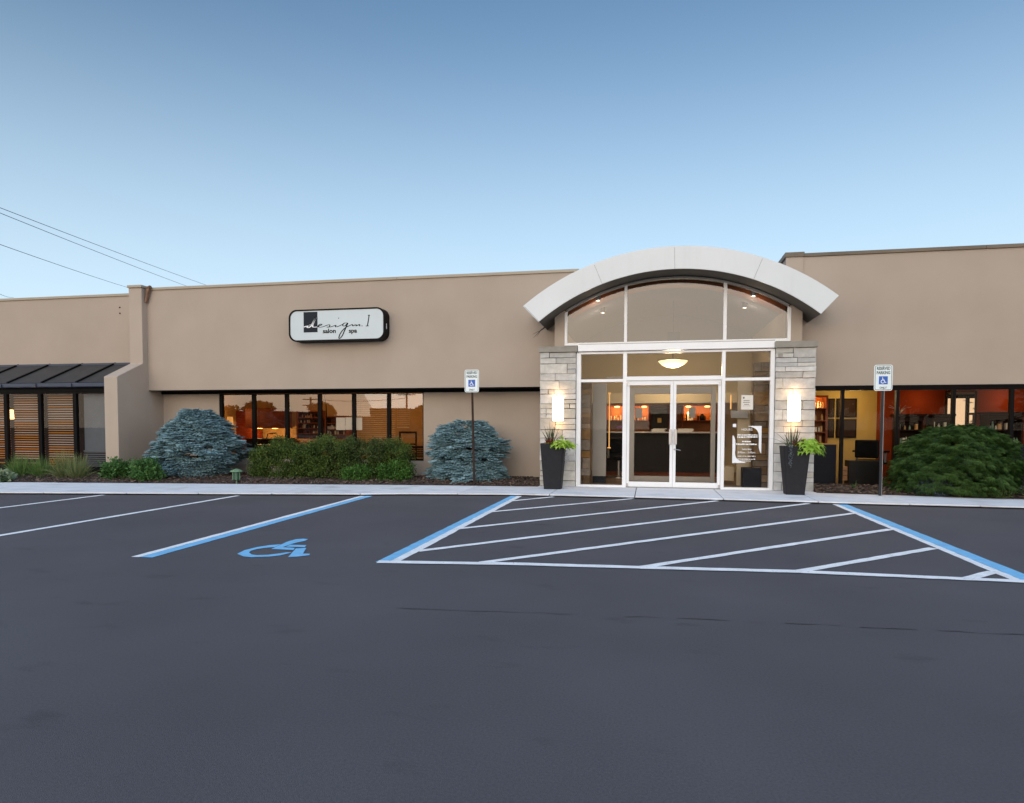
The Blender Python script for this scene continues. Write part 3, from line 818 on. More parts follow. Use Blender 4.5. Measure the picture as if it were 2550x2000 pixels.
# stone pillars
def chamfer_block(w_, d_, h_, c):
    mb = MB(); x, z = w_ / 2, h_ / 2
    fr = [(-x + c, 0, -z + c), (x - c, 0, -z + c), (x - c, 0, z - c), (-x + c, 0, z - c)]
    md = [(-x, c, -z), (x, c, -z), (x, c, z), (-x, c, z)]
    bk = [(-x, d_, -z), (x, d_, -z), (x, d_, z), (-x, d_, z)]
    vs = fr + md + bk
    fs = [(0, 1, 2, 3)] + [(4 + i, 4 + (i + 1) % 4, (i + 1) % 4, i) for i in range(4)] + [(8 + i, 8 + (i + 1) % 4, 4 + (i + 1) % 4, 4 + i) for i in range(4)] + [(11, 10, 9, 8)]
    return mb.add(vs, fs)
def pillar(x0, x1, y0, y1, z0, z1, seed, mat='stone', name='stone_pillar', cap=True):
    rr = random.Random(seed)
    p = MB().box(x0 + .02, x1 - .02, y0 + .022, y1, z0, z1 - .001).build(name, M['mortar'], B)
    z = z0
    rows = []
    while z < z1 - .02:
        h = rr.choice([.095, .12, .145, .17, .20, .23])
        if z + h > z1 - .07: h = z1 - z
        rows.append((z, h)); z += h
    last = []
    for (z, h) in rows:
        W = x1 - x0
        for _ in range(20):
            k = rr.choice([2, 2, 3, 3, 4] if h < .15 else [2, 2, 3])
            c = sorted([rr.uniform(.14, .86) for _ in range(k - 1)])
            e = [0] + c + [1]
            if min(b - a for a, b in zip(e[:-1], e[1:])) > .16 and all(abs(a - b) > .06 for a in c for b in last): break
        last = c
        for a, b in zip(e[:-1], e[1:]):
            xa, xb = x0 + a * W, x0 + b * W
            parts = [(z, h)]
            if h > .16 and rr.random() < .3: parts = [(z, h * .45), (z + h * .45, h * .55)]
            for zz, hh in parts:
                gp = rr.uniform(.006, .011)
                w_ = xb - xa - gp; hq = hh - gp
                pr = rr.uniform(-.014, .008)
                me = chamfer_block(w_, .10, hq, .006)
                # slightly uneven corners
                vv = []
                for i, (X, Y, Z) in enumerate(me.v):
                    if i < 8: X += rr.uniform(-.0045, .0045); Z += rr.uniform(-.0045, .0045); Y += rr.uniform(-.003, .003)
                    else: Y = (y1 - y0 - .01) if True else Y
                    vv.append((X, Y, Z))
                me.v = vv
                mesh = bpy.data.meshes.new('stone'); mesh.from_pydata(me.v, [], me.f); mesh.update()
                o = link('stone', mesh, M[mat], p)
                o.location = Vector(((xa + xb) / 2, y0 + pr, zz + hh / 2)) - org(B)
    if cap:
        MB().box(x0 - .025, x1 + .025, y0 - .03, y1, z1 + .002, z1 + .115).build('cap_stone', M['capstone'], p, bevel=.008)
    return p
pillar(-2.185, -1.452, 13.60, 14.45, ZS, 2.765, 3)
pillar(2.349, 3.07, 13.60, 14.38, ZS, 2.768, 11)
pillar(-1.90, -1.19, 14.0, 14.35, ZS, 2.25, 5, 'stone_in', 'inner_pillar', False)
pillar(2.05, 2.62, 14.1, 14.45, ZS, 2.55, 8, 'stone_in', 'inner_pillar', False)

# ---- interior shell
bx('interior_floor', 'floor_in', B, -20, 13, 13.80, 22, 0.0, .05)
bx('interior_wall', 'tan_wall', B, -1.95, 2.9, 18.85, 18.95, .05, 3.34)
bx('interior_wall', 'vault', B, -1.95, 2.9, 18.85, 18.95, 3.341, 4.4)
bx('interior_wall', 'tan_wall', B, -2.05, -1.95, 15.22, 18.95, .05, 4.0)
bx('interior_wall', 'tan_wall', B, 2.9, 3.0, 14.66, 18.95, .05, 4.0)
# vaulted lobby ceiling
i_, o_ = arc_poly(CX, CZ, 4.16, 4.30, -36, 36, 40)
ring_prism(MB(), i_, o_, 14.5, 18.9).build('vault_ceiling', M['vault'], B)
bx('valance', 'tan_wall', B, -1.9, 2.85, 17.45, 17.6, 1.87, 2.12)
bx('lobby_soffit', 'tan_wall', B, -1.9, 2.85, 17.6, 18.8, 2.0, 2.1)
# vestibule with dark inner door frame
vf = MB()
for x0, x1 in ((-.43, -.32), (.47, .545), (1.33, 1.43)):
    vf.box(x0, x1, 15.36, 15.46, .05, 2.15)
vf.box(-.32, 1.33, 15.362, 15.458, 2.0, 2.15).box(-.32, .47, 15.362, 15.458, .05, .165).box(.545, 1.33, 15.362, 15.458, .05, .165)
vst = vf.build('inner_door_frame', M['grey_alu'], B, bevel=.004, seg=1)
for xa, xb in ((-.32, .47), (.545, 1.33)):
    MB().quad((xa, 15.41, .165), (xb, 15.41, .165), (xb, 15.41, 2.0), (xa, 15.41, 2.0)).build('pane', M['glass_right'], vst)
bx('vestibule_header', 'grey_alu', B, -.95, 2.0, 15.37, 15.45, 2.36, 2.39)
bx('partition', 'grey_panel', B, -1.19, -.90, 14.60, 14.68, .20, 2.19)
bx('partition_base', 'navy_panel', B, -1.185, -.905, 14.59, 14.66, .05, .198)
bx('partition', 'tan_wall', B, 1.80, 2.045, 14.62, 14.72, .05, 2.30)
# left office shell
bx('interior_wall', 'orange_wall', B, -12.0, -2.06, 18.5, 18.6, .05, 2.6)
bx('interior_wall', 'red_wall', B, -12.06, -11.42, 17.95, 18.4, .05, 1.72)
bx('interior_wall', 'orange_wall', B, -12.07, -12.0, 15.21, 18.6, .05, 2.6)
bx('interior_ceiling', 'tan_wall', B, -12.06, -2.06, 15.21, 18.6, 2.6, 2.68)
# sunroom shell
bx('interior_wall', 'dark_wood', B, -20, -12.45, 17.0, 17.1, .05, 3.2)
bx('interior_ceiling', 'dark_wood', B, -20, -12.45, 15.3, 17.1, 2.9, 2.98)
# right shop shell
bx('interior_wall', 'yellow_wall', B, 3.0, 5.19, 17.06, 17.2, .05, 2.3)
bx('interior_wall', 'red_wall', B, 5.19, 12, 16.62, 17.2, .05, 2.3)
bx('interior_ceiling', 'yellow_wall', B, 3.0, 5.22, 14.62, 17.2, 2.14, 2.2)
bx('interior_ceiling', 'red_wall', B, 5.22, 12, 14.62, 17.2, 2.14, 2.2)
bx('half_wall', 'navy_panel', B, 3.10, 3.735, 14.70, 14.80, .05, .91)
bx('half_wall', 'navy_panel', B, 6.80, 12, 14.70, 14.80, .05, .94)
bx('half_wall', 'navy_panel', B, 4.80, 6.79, 14.70, 14.80, .05, .78)
bx('half_wall_cap', 'wood', B, 3.10, 3.735, 14.69, 14.81, .912, .925)
# roof scupper bracket at the pier, bolt holes, electric plate
sb = MB().hexa([(-12.06, 14.40, 4.26), (-12.02, 14.40, 4.26), (-12.02, 14.47, 4.26), (-12.06, 14.47, 4.26), (-11.97, 14.38, 4.63), (-11.90, 14.38, 4.66), (-11.90, 14.46, 4.66), (-11.97, 14.46, 4.63)])
sb.box(-11.985, -11.885, 14.36, 14.46, 4.60, 4.632)
sb.build('scupper_bracket', M['rust'], B)
for z in (4.28, 4.13):
    MB().tube([(-13.28, 14.985, z), (-13.28, 14.999, z)], .018, 8).build('bolt', M['dark_trim'], B)
MB().box(2.39, 2.47, 13.575, 13.598, 2.60, 2.655).build('vent_plate', M['capstone'], B)

# ------------------------------------------------------------------ wall sign
sg = thing('wall_sign', 'white cabinet sign in a black rounded frame with handwritten lettering on the fascia', 'sign', (-6.95, 14.35, 3.55))
def rrect(x0, x1, z0, z1, r, n=10):
    o = []
    for cx, cz, a0 in ((x1 - r, z1 - r, 0), (x0 + r, z1 - r, 90), (x0 + r, z0 + r, 180), (x1 - r, z0 + r, 270)):
        for k in range(n + 1):
            a = R(a0 + 90 * k / n); o.append((cx + r * math.cos(a), cz + r * math.sin(a)))
    return o
MB().prism(rrect(-8.12, -5.785, 3.19, 3.915, .19), 'y', 14.232, 14.498).build('sign_cabinet', M['black'], sg)
ro = rrect(-8.12, -5.785, 3.19, 3.915, .19); ri = rrect(-8.082, -5.82, 3.222, 3.882, .165)
n_ = len(ro); mb = MB()
vs = [(x, 14.212, z) for x, z in ro] + [(x, 14.212, z) for x, z in ri] + [(x, 14.235, z) for x, z in ro] + [(x, 14.235, z) for x, z in ri]
mb.add(vs, [(i, n_ + i, n_ + (i + 1) % n_, (i + 1) % n_) for i in range(n_)] + [(i, (i + 1) % n_, 2 * n_ + (i + 1) % n_, 2 * n_ + i) for i in range(n_)] + [(n_ + i, 3 * n_ + i, 3 * n_ + (i + 1) % n_, n_ + (i + 1) % n_) for i in range(n_)])
mb.build('sign_rim', M['black'], sg)
MB().prism(rrect(-8.083, -5.819, 3.221, 3.883, .166), 'y', 14.222, 14.231).build('sign_face', M['sign_face'], sg)
MB().box(-7.75, -7.409, 14.218, 14.2215, 3.397, 3.857).build('logo_block', M['sign_dark'], sg)
def SP(y):
    def f(u, v):
        y0 = 210 - 55 * (u - 155) / 1690
        return (-8.085 + (u - 155) * 2.268 / 1690, y, 3.883 - (v - y0) * .669 / 530)
    return f
mb = MB()
ribbon(mb, [(410, 488), (470, 470), (545, 447), (520, 452), (480, 478), (470, 496), (500, 496), (545, 466), (590, 390), (640, 312), (612, 360), (580, 430), (570, 478), (600, 490), (650, 486)], 21, SP(14.2165))
mb.build('sign_lettering', M['white_ink'], sg)
mb = MB(); pl = SP(14.2195)
ribbon(mb, [(652, 484), (690, 468), (738, 445), (722, 434), (686, 452), (672, 476), (704, 491), (770, 478), (840, 452), (878, 446), (884, 466), (858, 490), (826, 484), (890, 486), (960, 464), (998, 454), (985, 480), (1012, 482), (1060, 464), (1120, 438)], 16, pl)
ribbon(mb, [(1206, 416), (1160, 412), (1122, 438), (1126, 464), (1164, 462), (1212, 412), (1190, 462), (1152, 545), (1108, 640), (1064, 688), (1048, 680), (1064, 622), (1110, 550), (1170, 496), (1240, 460), (1296, 438)], 17, pl)
ribbon(mb, [(1296, 438), (1300, 466), (1340, 446), (1362, 446), (1358, 466), (1396, 448), (1424, 438), (1420, 462), (1440, 464)], 16, pl)
ribbon(mb, [(1592, 278), (1578, 370), (1560, 462)], 17, pl, 1)
ribbon(mb, [(1572, 278), (1606, 274)], 14, pl, 1); ribbon(mb, [(1532, 466), (1584, 462)], 12, pl, 1)
ribbon(mb, [(1458, 462), (1472, 461)], 17, pl, 1); ribbon(mb, [(1048, 318), (1044, 338)], 11, pl, 1)
mb.build('sign_lettering', M['ink'], sg)
text('sign_lettering', 'salon', .135, (-7.118, 14.219, 3.412), 'ink', sg, sx=1.15, off=.0035)
text('sign_lettering', 'spa', .135, (-6.548, 14.219, 3.406), 'ink', sg, sx=1.12, off=.0035)
MB().box(-5.790, -5.783, 14.30, 14.33, 3.44, 3.56).build('latch', M['paper'], sg)

# ------------------------------------------------------------------ accessible parking signs
def parking_sign(x, y, label, matpost, lean, seed):
    s = thing('parking_sign', label, 'sign', (x, y, .05), 'accessible parking signs')
    bx0 = x - lean
    # U-channel post
    p = MB()
    for ox, w2, oy, d in ((0, .016, 0, .008), (-.016, .005, .006, .02), (.016, .005, .006, .02)):
        p.hexa([(x + ox - w2, y + oy, .0), (x + ox + w2, y + oy, .0), (x + ox + w2, y + oy + d, .0), (x + ox - w2, y + oy + d, .0),
                (bx0 + ox - w2, y + oy, 2.30), (bx0 + ox + w2, y + oy, 2.30), (bx0 + ox + w2, y + oy + d, 2.30), (bx0 + ox - w2, y + oy + d, 2.30)])
    p.build('post', M[matpost], s)
    if matpost == 'grey_post':
        MB().hexa([(x + .022, y - .002, .02), (x + .028, y - .002, .02), (x + .028, y + .02, .02), (x + .022, y + .02, .02), (bx0 + .022, y - .002, 1.95), (bx0 + .028, y - .002, 1.95), (bx0 + .028, y + .02, 1.95), (bx0 + .022, y + .02, 1.95)]).build('post_edge', M['steel'], s)
    cx = bx0 + seed; zb, zt = 1.962 if lean > 0 else 1.912, 2.422 if lean > 0 else 2.368
    W = .15
    yy = y - .012
    plate = MB().prism(rrect(cx - W, cx + W, zb, zt, .035, 5), 'y', yy, yy + .004).build('sign_plate', M['plate'], s)
    ro = rrect(cx - W + .014, cx + W - .014, zb + .014, zt - .014, .026, 5); ri = rrect(cx - W + .021, cx + W - .021, zb + .021, zt - .021, .02, 5)
    n = len(ro)
    MB().add([(a, yy - .001, b) for a, b in ro] + [(a, yy - .001, b) for a, b in ri], [(i, n + i, n + (i + 1) % n, (i + 1) % n) for i in range(n)]).build('sign_border', M['green_ink'], plate)
    h = zt - zb
    text('lettering', 'RESERVED', .074, (cx, yy - .0005, zt - .145 * h), 'green_ink', plate, sx=.66, ext=.0006, off=.0022)
    text('lettering', 'PARKING', .074, (cx, yy - .0005, zt - .31 * h), 'green_ink', plate, sx=.72, ext=.0006, off=.0022)
    text('lettering', 'ONLY', .048, (cx, yy - .0005, zb + .11 * h), 'green_ink', plate, sx=.9, ext=.0006, off=.0012)
    q0 = zb + .245 * h
    MB().box(cx - .072, cx + .072, yy - .002, yy - .0002, q0, q0 + .142).build('blue_square', M['blue_ink'], plate)
    mb = MB(); f = lambda u, v: (cx - .072 + u * .144, yy - .003, q0 + v * .142)
    ribbon(mb, [(.42, .78), (.44, .60), (.45, .50)], .085, f, 1)
    ribbon(mb, [(.44, .62), (.60, .60)], .05, f, 1)
    ribbon(mb, [(.45, .50), (.60, .50), (.66, .34), (.76, .22), (.84, .26)], .075, f, 1)
    ribbon(mb, [(.40, .56), (.27, .44), (.25, .28), (.36, .16), (.52, .16), (.62, .26)], .07, f, 1)
    ribbon(mb, [(.38, .86), (.44, .86)], .085, f, 1)
    mb.build('wheelchair_symbol', M['white_ink'], plate)
    for z in (zb + .03, zt - .03):
        MB().tube([(cx, yy - .006, z), (cx, yy + .002, z)], .008, 8).build('bolt', M['steel'], plate)
parking_sign(-3.517, 13.40, 'parking sign on a thin rust brown post in front of the blue spruce', 'rust_post', .052, .005)
parking_sign(4.05, 13.02, 'parking sign on a black post with pale edge beside the dark shop windows', 'grey_post', -.0, .0)

# ------------------------------------------------------------------ sconces
def sconce(cx, label):
    s = thing('wall_sconce', label, 'lamp', (cx, 13.58, 1.61), 'wall lamps on the stone pillars')
    mb = MB(); n = 12; vs = []; w2 = .112
    prof_ = [(cx + w2 * math.cos(math.pi * k / n), 13.575 - .085 * math.sin(math.pi * k / n)) for k in range(n + 1)]
    MB().prism(prof_, 'z', 1.375, 1.865).build('opal_shade', M['sconce'], s)
    pr2 = [(cx + (w2 + .006) * math.cos(math.pi * k / n), 13.577 - .092 * math.sin(math.pi * k / n)) for k in range(n + 1)]
    MB().prism(pr2, 'z', 1.358, 1.3735).build('bottom_cap', M['sconce_trim'], s)
    MB().box(cx - .10, cx + .10, 13.577, 13.60, 1.39, 1.85).build('back_plate', M['sconce_trim'], s)
    ld = bpy.data.lights.new('sconce_light', 'POINT'); ld.energy = 2.2; ld.color = (1, .62, .33); ld.shadow_soft_size = .06
    for z in (1.90, 1.32):
        lo = bpy.data.objects.new('sconce_light', ld); COL.objects.link(lo); lo.parent = s
        lo.location = Vector((cx, 13.47, z)) - Vector(s.location)
sconce(-1.805, 'glowing white half round wall lamp on the stone pillar nearest the blue spruce')
sconce(2.688, 'glowing white half round wall lamp on the stone pillar beside the shop windows')

# ------------------------------------------------------------------ planters with their plants
def pot(cx, cy, wt, wb, h, label, rot=0):
    s = thing('planter', label, 'planter', (cx, cy, ZS), 'tall charcoal planters')
    def ring(wd, z, r):
        return [(x, y, z) for x, y in rrect(cx - wd, cx + wd, cy - wd, cy + wd, r, 4)]
    rings = [ring(wb, ZS, .03), ring(wb + (wt - wb) * .5, ZS + h * .5, .035), ring(wt, ZS + h, .04), ring(wt - .025, ZS + h, .03), ring(wt - .035, ZS + h - .05, .03)]
    n = len(rings[0]); mb = MB(); vs = [p for r in rings for p in r]
    fs = [(j * n + i, j * n + (i + 1) % n, (j + 1) * n + (i + 1) % n, (j + 1) * n + i) for j in range(len(rings) - 1) for i in range(n)]
    fs.append(tuple(range(n - 1, -1, -1)))
    mb.add(vs, fs).build('pot', M['charcoal'], s)
    so = ring(wt - .03, ZS + h - .04, .03)
    MB().add(so, [tuple(range(n))]).build('potting_soil', M['dirt'], s)
pot(-1.835, 13.11, .232, .165, .885, 'tall tapered charcoal planter at the foot of the pillar left of the doors')
pot(2.60, 13.0, .232, .158, .875, 'tall tapered charcoal planter at the foot of the pillar right of the doors')

def blades(name, label, cat, base, n, lmin, lmax, wid, spread, mat, group=None, droop=.5, bias=(0, 0, 0), rad=.05, seg=5, parent=None):
    """arching strap leaves from one crown"""
    o = parent
    V = []; F = []; T = []
    for _ in range(n):
        a = random.uniform(0, 2 * math.pi); r0 = rad * math.sqrt(random.random())
        p = Vector((base[0] + r0 * math.cos(a), base[1] + r0 * math.sin(a), base[2]))
        out = Vector((math.cos(a) + random.gauss(0, .3), math.sin(a) + random.gauss(0, .3), 0))
        tilt = abs(random.gauss(0, spread))
        d = (Vector((0, 0, 1)) + out.normalized() * tilt + Vector(bias)).normalized()
        ln = random.uniform(lmin, lmax); wd = wid * random.uniform(.7, 1.2)
        side = d.cross(Vector((random.gauss(0, 1), random.gauss(0, 1), .1))).normalized()
        b0 = len(V); t = random.random()
        for k in range(seg + 1):
            f = k / seg
            q = p + d * ln * f + (out * .3 + Vector((0, 0, -1))) * ln * droop * f * f * tilt
            ww = wd * (1 - f ** 2.2) / 2 + .0004
            V += [q + side * ww, q - side * ww]; T += [t, t]
        F += [(b0 + 2 * k, b0 + 2 * k + 1, b0 + 2 * k + 3, b0 + 2 * k + 2) for k in range(seg)]
    ob = np_mesh(name, np.array([tuple(v) for v in V]), np.array(F), M[mat], parent, np.array(T))
    if label: tag(ob, label, cat, group)
    return ob

def lobed_plant(name, label, c, n, rx, ry, rz, L0, mat, cat='plant', hang=.4):
    """mounded trailing plant: broad folded leaves hanging outwards"""
    th = NR.uniform(0, 2 * np.pi, n); ph = np.arccos(NR.uniform(-.25, 1, n)); r = NR.uniform(.55, 1.02, n)
    nx, ny, nz = np.sin(ph) * np.cos(th), np.sin(ph) * np.sin(th), np.cos(ph)
    P = np.array(c) + np.stack([nx * rx * r, ny * ry * r, nz * rz * r], 1)
    D = np.stack([nx, ny, -hang - .3 * NR.random(n)], 1) + NR.normal(0, .3, (n, 3))
    U = np.stack([nx * .5, ny * .5, nz + .6], 1) + NR.normal(0, .2, (n, 3))
    # three-lobed leaf template
    TV = np.array([[0, 0, 0], [.30, .42, .05], [.45, .16, .02], [1, 0, -.10], [.45, -.16, .02], [.30, -.42, .05], [.42, 0, -.04]])
    TF = np.array([(0, 1, 6), (1, 2, 6), (2, 3, 6), (3, 4, 6), (4, 5, 6), (5, 0, 6)])
    o = scatter(name, TV, TF, P, D, U, NR.uniform(.7, 1.25, n) * L0, M[mat], None)
    return tag(o, label, cat)

zt = ZS + .86
blades('spike_grass', 'thin dark spiky grass standing in the planter left of the doors', 'plant', (-1.885, 13.12, zt), 46, .30, .52, .014, .42, 'spike', droop=.35, rad=.05)
blades('red_plant', 'small dark red leafed plant in the planter left of the doors', 'plant', (-1.89, 13.03, zt - .01), 60, .08, .2, .022, .35, 'redleaf', rad=.05)
lobed_plant('lime_vine', 'lime green broad leafed vine spilling from the planter left of the doors', (-1.66, 13.00, zt + .0), 150, .235, .17, .14, .115, 'lime')
blades('spike_grass', 'thin dark spiky grass standing in the planter right of the doors', 'plant', (2.56, 13.03, zt), 48, .22, .46, .014, .5, 'spike', droop=.3, rad=.07)
blades('red_plant', 'small red brown plant in the planter right of the doors', 'plant', (2.66, 12.95, zt), 55, .08, .18, .024, .6, 'redleaf', rad=.07)
lobed_plant('lime_vine', 'lime green broad leafed vine spilling from the planter right of the doors', (2.80, 12.90, zt - .03), 260, .25, .20, .21, .11, 'lime', hang=.8)
def trailer(label, x, y, z, ln, n=5):
    P = []; D = []
    for s in range(n):
        px, py = x + random.uniform(-.035, .035), y + random.uniform(-.02, .01)
        l = ln * random.uniform(.55, 1)
        for k in range(int(l / .022)):
            P.append((px + .015 * math.sin(k * .7 + s), py - .01 * random.random(), z - k * .022)); D.append((random.gauss(0, 1), random.gauss(-.4, .5), random.gauss(-.2, .4)))
    P = np.array(P); D = np.array(D)
    o = leaf_cloud('trailing_plant', P, D, np.tile([0, -.5, 1.], (len(P), 1)) + NR.normal(0, .2, (len(P), 3)), .028, .018, M['silver'], None)
    tag(o, label, 'plant')
trailer('thin silver trailing stems hanging down the front of the right planter', 2.50, 12.755, zt + .03, .50)
trailer('thin grey trailing stems hanging beside the left planter', -1.56, 12.93, zt, .38, 4)

# ------------------------------------------------------------------ shrubs and trees
def spruce_template():
    V = []; F = []
    def spindle(p, q, wd):
        p, q = Vector(p), Vector(q); d = (q - p).normalized()
        s = d.cross(Vector((0, 0, 1))).normalized() * wd; u = s.cross(d).normalized() * wd * .6
        m = p.lerp(q, .55); b = len(V)
        V.extend([p, m + s, m + u, m - s, m - u * .6, q])
        for a, c in ((1, 2), (2, 3), (3, 4), (4, 1)):
            F.append((b, b + a, b + c)); F.append((b + 5, b + c, b + a))
    spindle((0, 0, 0), (1, 0, .03), .075)
    for k in range(6):
        x = .10 + k * .14; l = .62 * (1 - .62 * x)
        for sd in (-1, 1):
            spindle((x, 0, 0), (x + l * .75, sd * l * .75, .03 - .02 * (k % 2)), .065)
    return np.array([tuple(v) for v in V]), np.array(F)
SPV, SPF = spruce_template()

def spruce(label, cx, cy, z0, prof, ry, n, seed):
    """prof: list of (z, left radius, right radius)"""
    rg = np.random.default_rng(seed)
    t = thing('blue_spruce', label, 'shrub', (cx, cy, z0))
    zs = np.array([p[0] for p in prof]); l_ = np.array([p[1] for p in prof]); r_ = np.array([p[2] for p in prof])
    P = []; D = []; U = []; Sz = []
    nl = 22
    H = zs[-1]
    lay = (np.arange(nl) + rg.uniform(-.3, .3, nl) + .6) / nl * H
    for i in range(n):
        z = rg.choice(lay) + rg.normal(0, .035)
        z = float(np.clip(z, 0.03, H))
        a = rg.uniform(0, 2 * np.pi)
        if rg.random() < .62: a = rg.uniform(np.pi * 1.0, np.pi * 2.0)
        L_, R_ = np.interp(z, zs, l_), np.interp(z, zs, r_)
        # lobed outline: each layer bulges at its own angles
        bul = 1 + .09 * math.sin(a * 4 + z * 9) + .07 * math.sin(a * 7 - z * 17 + seed)
        k = (rg.uniform(.55, 1.0) ** .5) * bul
        sx = (R_ if math.cos(a) > 0 else L_)
        sy = ry * (.35 + .65 * (sx / max(r_.max(), l_.max())))
        s = rg.uniform(.15, .28)
        ox, oy = math.cos(a), math.sin(a)
        x = ox * max(sx * k - s * .8, 0); y = oy * max(sy * k - s * .8, 0)
        gap = math.sin(a * 5.3 + seed + z * 4) * math.sin(z * 13 + 2.1 * math.sin(a * 3 + seed)) + .35 * math.sin(a * 11 + z * 23)
        if gap > .27 and rg.random() < .88: continue
        P.append((cx + x, cy + y, z0 + z)); up = z / H
        a2 = a + rg.normal(0, .5)
        D.append((math.cos(a2), math.sin(a2), -.12 + .25 * up ** 2 + rg.normal(0, .07)))
        U.append((rg.normal(0, .12) + ox * .42, rg.normal(0, .12) + oy * .42, 1)); Sz.append(s)
    P = np.array(P)
    tint = np.clip(rg.normal(.55, .28, len(P)), 0, 1)
    scatter('foliage', SPV, SPF, P, np.array(D), np.array(U), np.array(Sz), M['spruce'], t, tint)
    mb = MB().tube([(cx, cy, z0 - .05), (cx + .03, cy, z0 + H * .5), (cx, cy, z0 + H * .85)], [.06, .045, .02], 8)
    for k in range(30):
        a = rg.uniform(0, 2 * np.pi); z = rg.uniform(.05, .8) * H
        l = .55 * np.interp(z, zs, (l_ + r_) / 2)
        mb.tube([(cx, cy, z0 + z), (cx + math.cos(a) * l, cy + math.sin(a) * l * ry / l_.max(), z0 + z + .05)], [.018, .008], 5)
    mb.build('trunk', M['trunk'], t)
spruce('large domed blue spruce shrub standing beside the stucco pier', -10.25, 13.85, .06,
       [(0, .75, .55), (.12, 1.0, .62), (.30, 1.14, .85), (.48, 1.12, 1.05), (.62, 1.00, 1.16), (.80, .95, 1.12), (1.0, .80, .92), (1.16, .64, .74), (1.32, .44, .54), (1.44, .26, .34), (1.52, .10, .16)], 1.0, 7600, 4)
spruce('smaller flat topped blue spruce shrub behind the rusty sign post', -3.84, 14.20, .02,
       [(0, .95, .75), (.12, 1.0, .85), (.32, .93, .78), (.45, .82, .74), (.62, .88, .86), (.80, .90, .88), (.92, .88, .86), (1.0, .84, .66), (1.10, .78, .58), (1.20, .68, .54), (1.26, .50, .50), (1.31, .28, .34)], .72, 4800, 9)

def bushy(name, label, cat, cx, cy, z0, rx, ry, h, ncl, nl, Lf, mat, seed, group=None, boxy=.8, spread=.055, top=None):
    rg = np.random.default_rng(seed)
    t = thing(name, label, cat, (cx, cy, z0), group)
    u = rg.normal(0, 1, (ncl, 3)); u = unit(u); u[:, 2] = np.abs(u[:, 2]) * 1.0
    front_ = rg.random(ncl) < .35
    u[front_, 1] = -np.abs(u[front_, 1])
    # superellipsoid shell
    m = np.max(np.abs(u), axis=1, keepdims=True)
    sh = u / (m ** boxy)
    rr = rg.uniform(.62, 1.0, (ncl, 1)) ** .6
    bump = 1 + .08 * np.sin(u[:, 0:1] * 7 + seed) + .07 * np.sin(u[:, 2:3] * 9 + u[:, 0:1] * 5)
    Cn = sh * rr * bump * np.array([rx, ry, h])
    lowz = rg.random(ncl) < .38
    nz = int(lowz.sum()); ta = rg.uniform(0, 2 * np.pi, nz); ta[rg.random(nz) < .5] = rg.uniform(np.pi, 2 * np.pi)
    ta = np.where(rg.random(nz) < .55, rg.uniform(np.pi * 1.02, np.pi * 1.98, nz), ta)
    c_, s_ = np.cos(ta), np.sin(ta); mm = np.maximum(np.abs(c_), np.abs(s_)) ** boxy
    Cn[lowz] = np.stack([c_ / mm * rx, s_ / mm * ry, rg.uniform(0, .85, nz) * h], 1) * np.array([.93, .93, 1]); u[lowz] = np.stack([c_, s_, c_ * 0 + .25], 1)
    Cn[:, 2] = np.clip(Cn[:, 2], .02, None)
    per = nl // ncl
    P = np.repeat(Cn, per, 0) + rg.normal(0, spread, (ncl * per, 3)) * np.array([1, 1, .75])
    P[:, 2] = np.clip(P[:, 2], .0, None)
    out = unit(np.repeat(u, per, 0) + np.array([0, 0, .3]))
    D = out + rg.normal(0, .7, out.shape); U = out + rg.normal(0, .5, out.shape) + np.array([0, 0, .5])
    ct = rg.random(ncl)
    tint = np.clip(np.repeat(ct, per) * .5 + rg.random(ncl * per) ** 2 * .75 - .05, 0, 1)
    leaf_cloud('foliage', P + np.array([cx, cy, z0]), D, U, Lf * rg.uniform(.7, 1.3, len(P)), Lf * .62, M[mat], t, tint=tint)
    mb = MB()
    for k in range(9):
        a = rg.uniform(0, 2 * np.pi); q = rg.uniform(.3, .8)
        mb.tube([(cx + .05 * math.cos(a), cy + .05 * math.sin(a), z0 - .03), (cx + rx * q * .5 * math.cos(a), cy + ry * q * .5 * math.sin(a), z0 + h * .5), (cx + rx * q * math.cos(a), cy + ry * q * math.sin(a), z0 + h * .85)], [.014, .010, .004], 5)
    mb.build('stems', M['trunk'], t)
    return t
grp = 'clipped green shrubs under the office windows'
bushy('hedge_shrub', 'clipped green shrub of the window row, the one next to the domed spruce', 'shrub', -8.02, 13.92, .08, .72, .44, .80, 320, 24000, .036, 'hedge', 21, grp)
bushy('hedge_shrub', 'clipped green shrub of the window row, below the third and fourth panes', 'shrub', -7.02, 13.95, .08, .68, .44, .86, 320, 24000, .036, 'hedge', 22, grp)
bushy('hedge_shrub', 'darker bronze green shrub in the middle of the window row', 'shrub', -6.25, 14.0, .08, .62, .44, .85, 300, 21000, .036, 'hedge_b', 23, grp)
bushy('hedge_shrub', 'clipped green shrub at the right end of the window row behind a low bright one', 'shrub', -5.62, 14.1, .08, .42, .38, .82, 220, 15000, .036, 'hedge', 24, grp)
bushy('low_shrub', 'low bright green shrub at the right foot of the clipped window row', 'shrub', -5.36, 13.80, .08, .28, .26, .40, 90, 4600, .042, 'hedge_bright', 25)
bushy('low_shrub', 'low fresh green shrub tucked at the front foot of the clipped row', 'shrub', -6.15, 13.60, .08, .26, .2, .30, 80, 3000, .040, 'hedge_bright', 26)
bushy('perennial_plant', 'small leafy green perennial directly in front of the stucco pier', 'plant', -11.62, 12.95, .08, .26, .22, .42, 70, 1500, .07, 'perennial', 31, spread=.05, boxy=.2)
bushy('perennial_plant', 'small bright green perennial at the left foot of the domed spruce', 'plant', -10.62, 12.72, .08, .29, .22, .46, 80, 1900, .065, 'perennial', 32, spread=.05, boxy=.2)
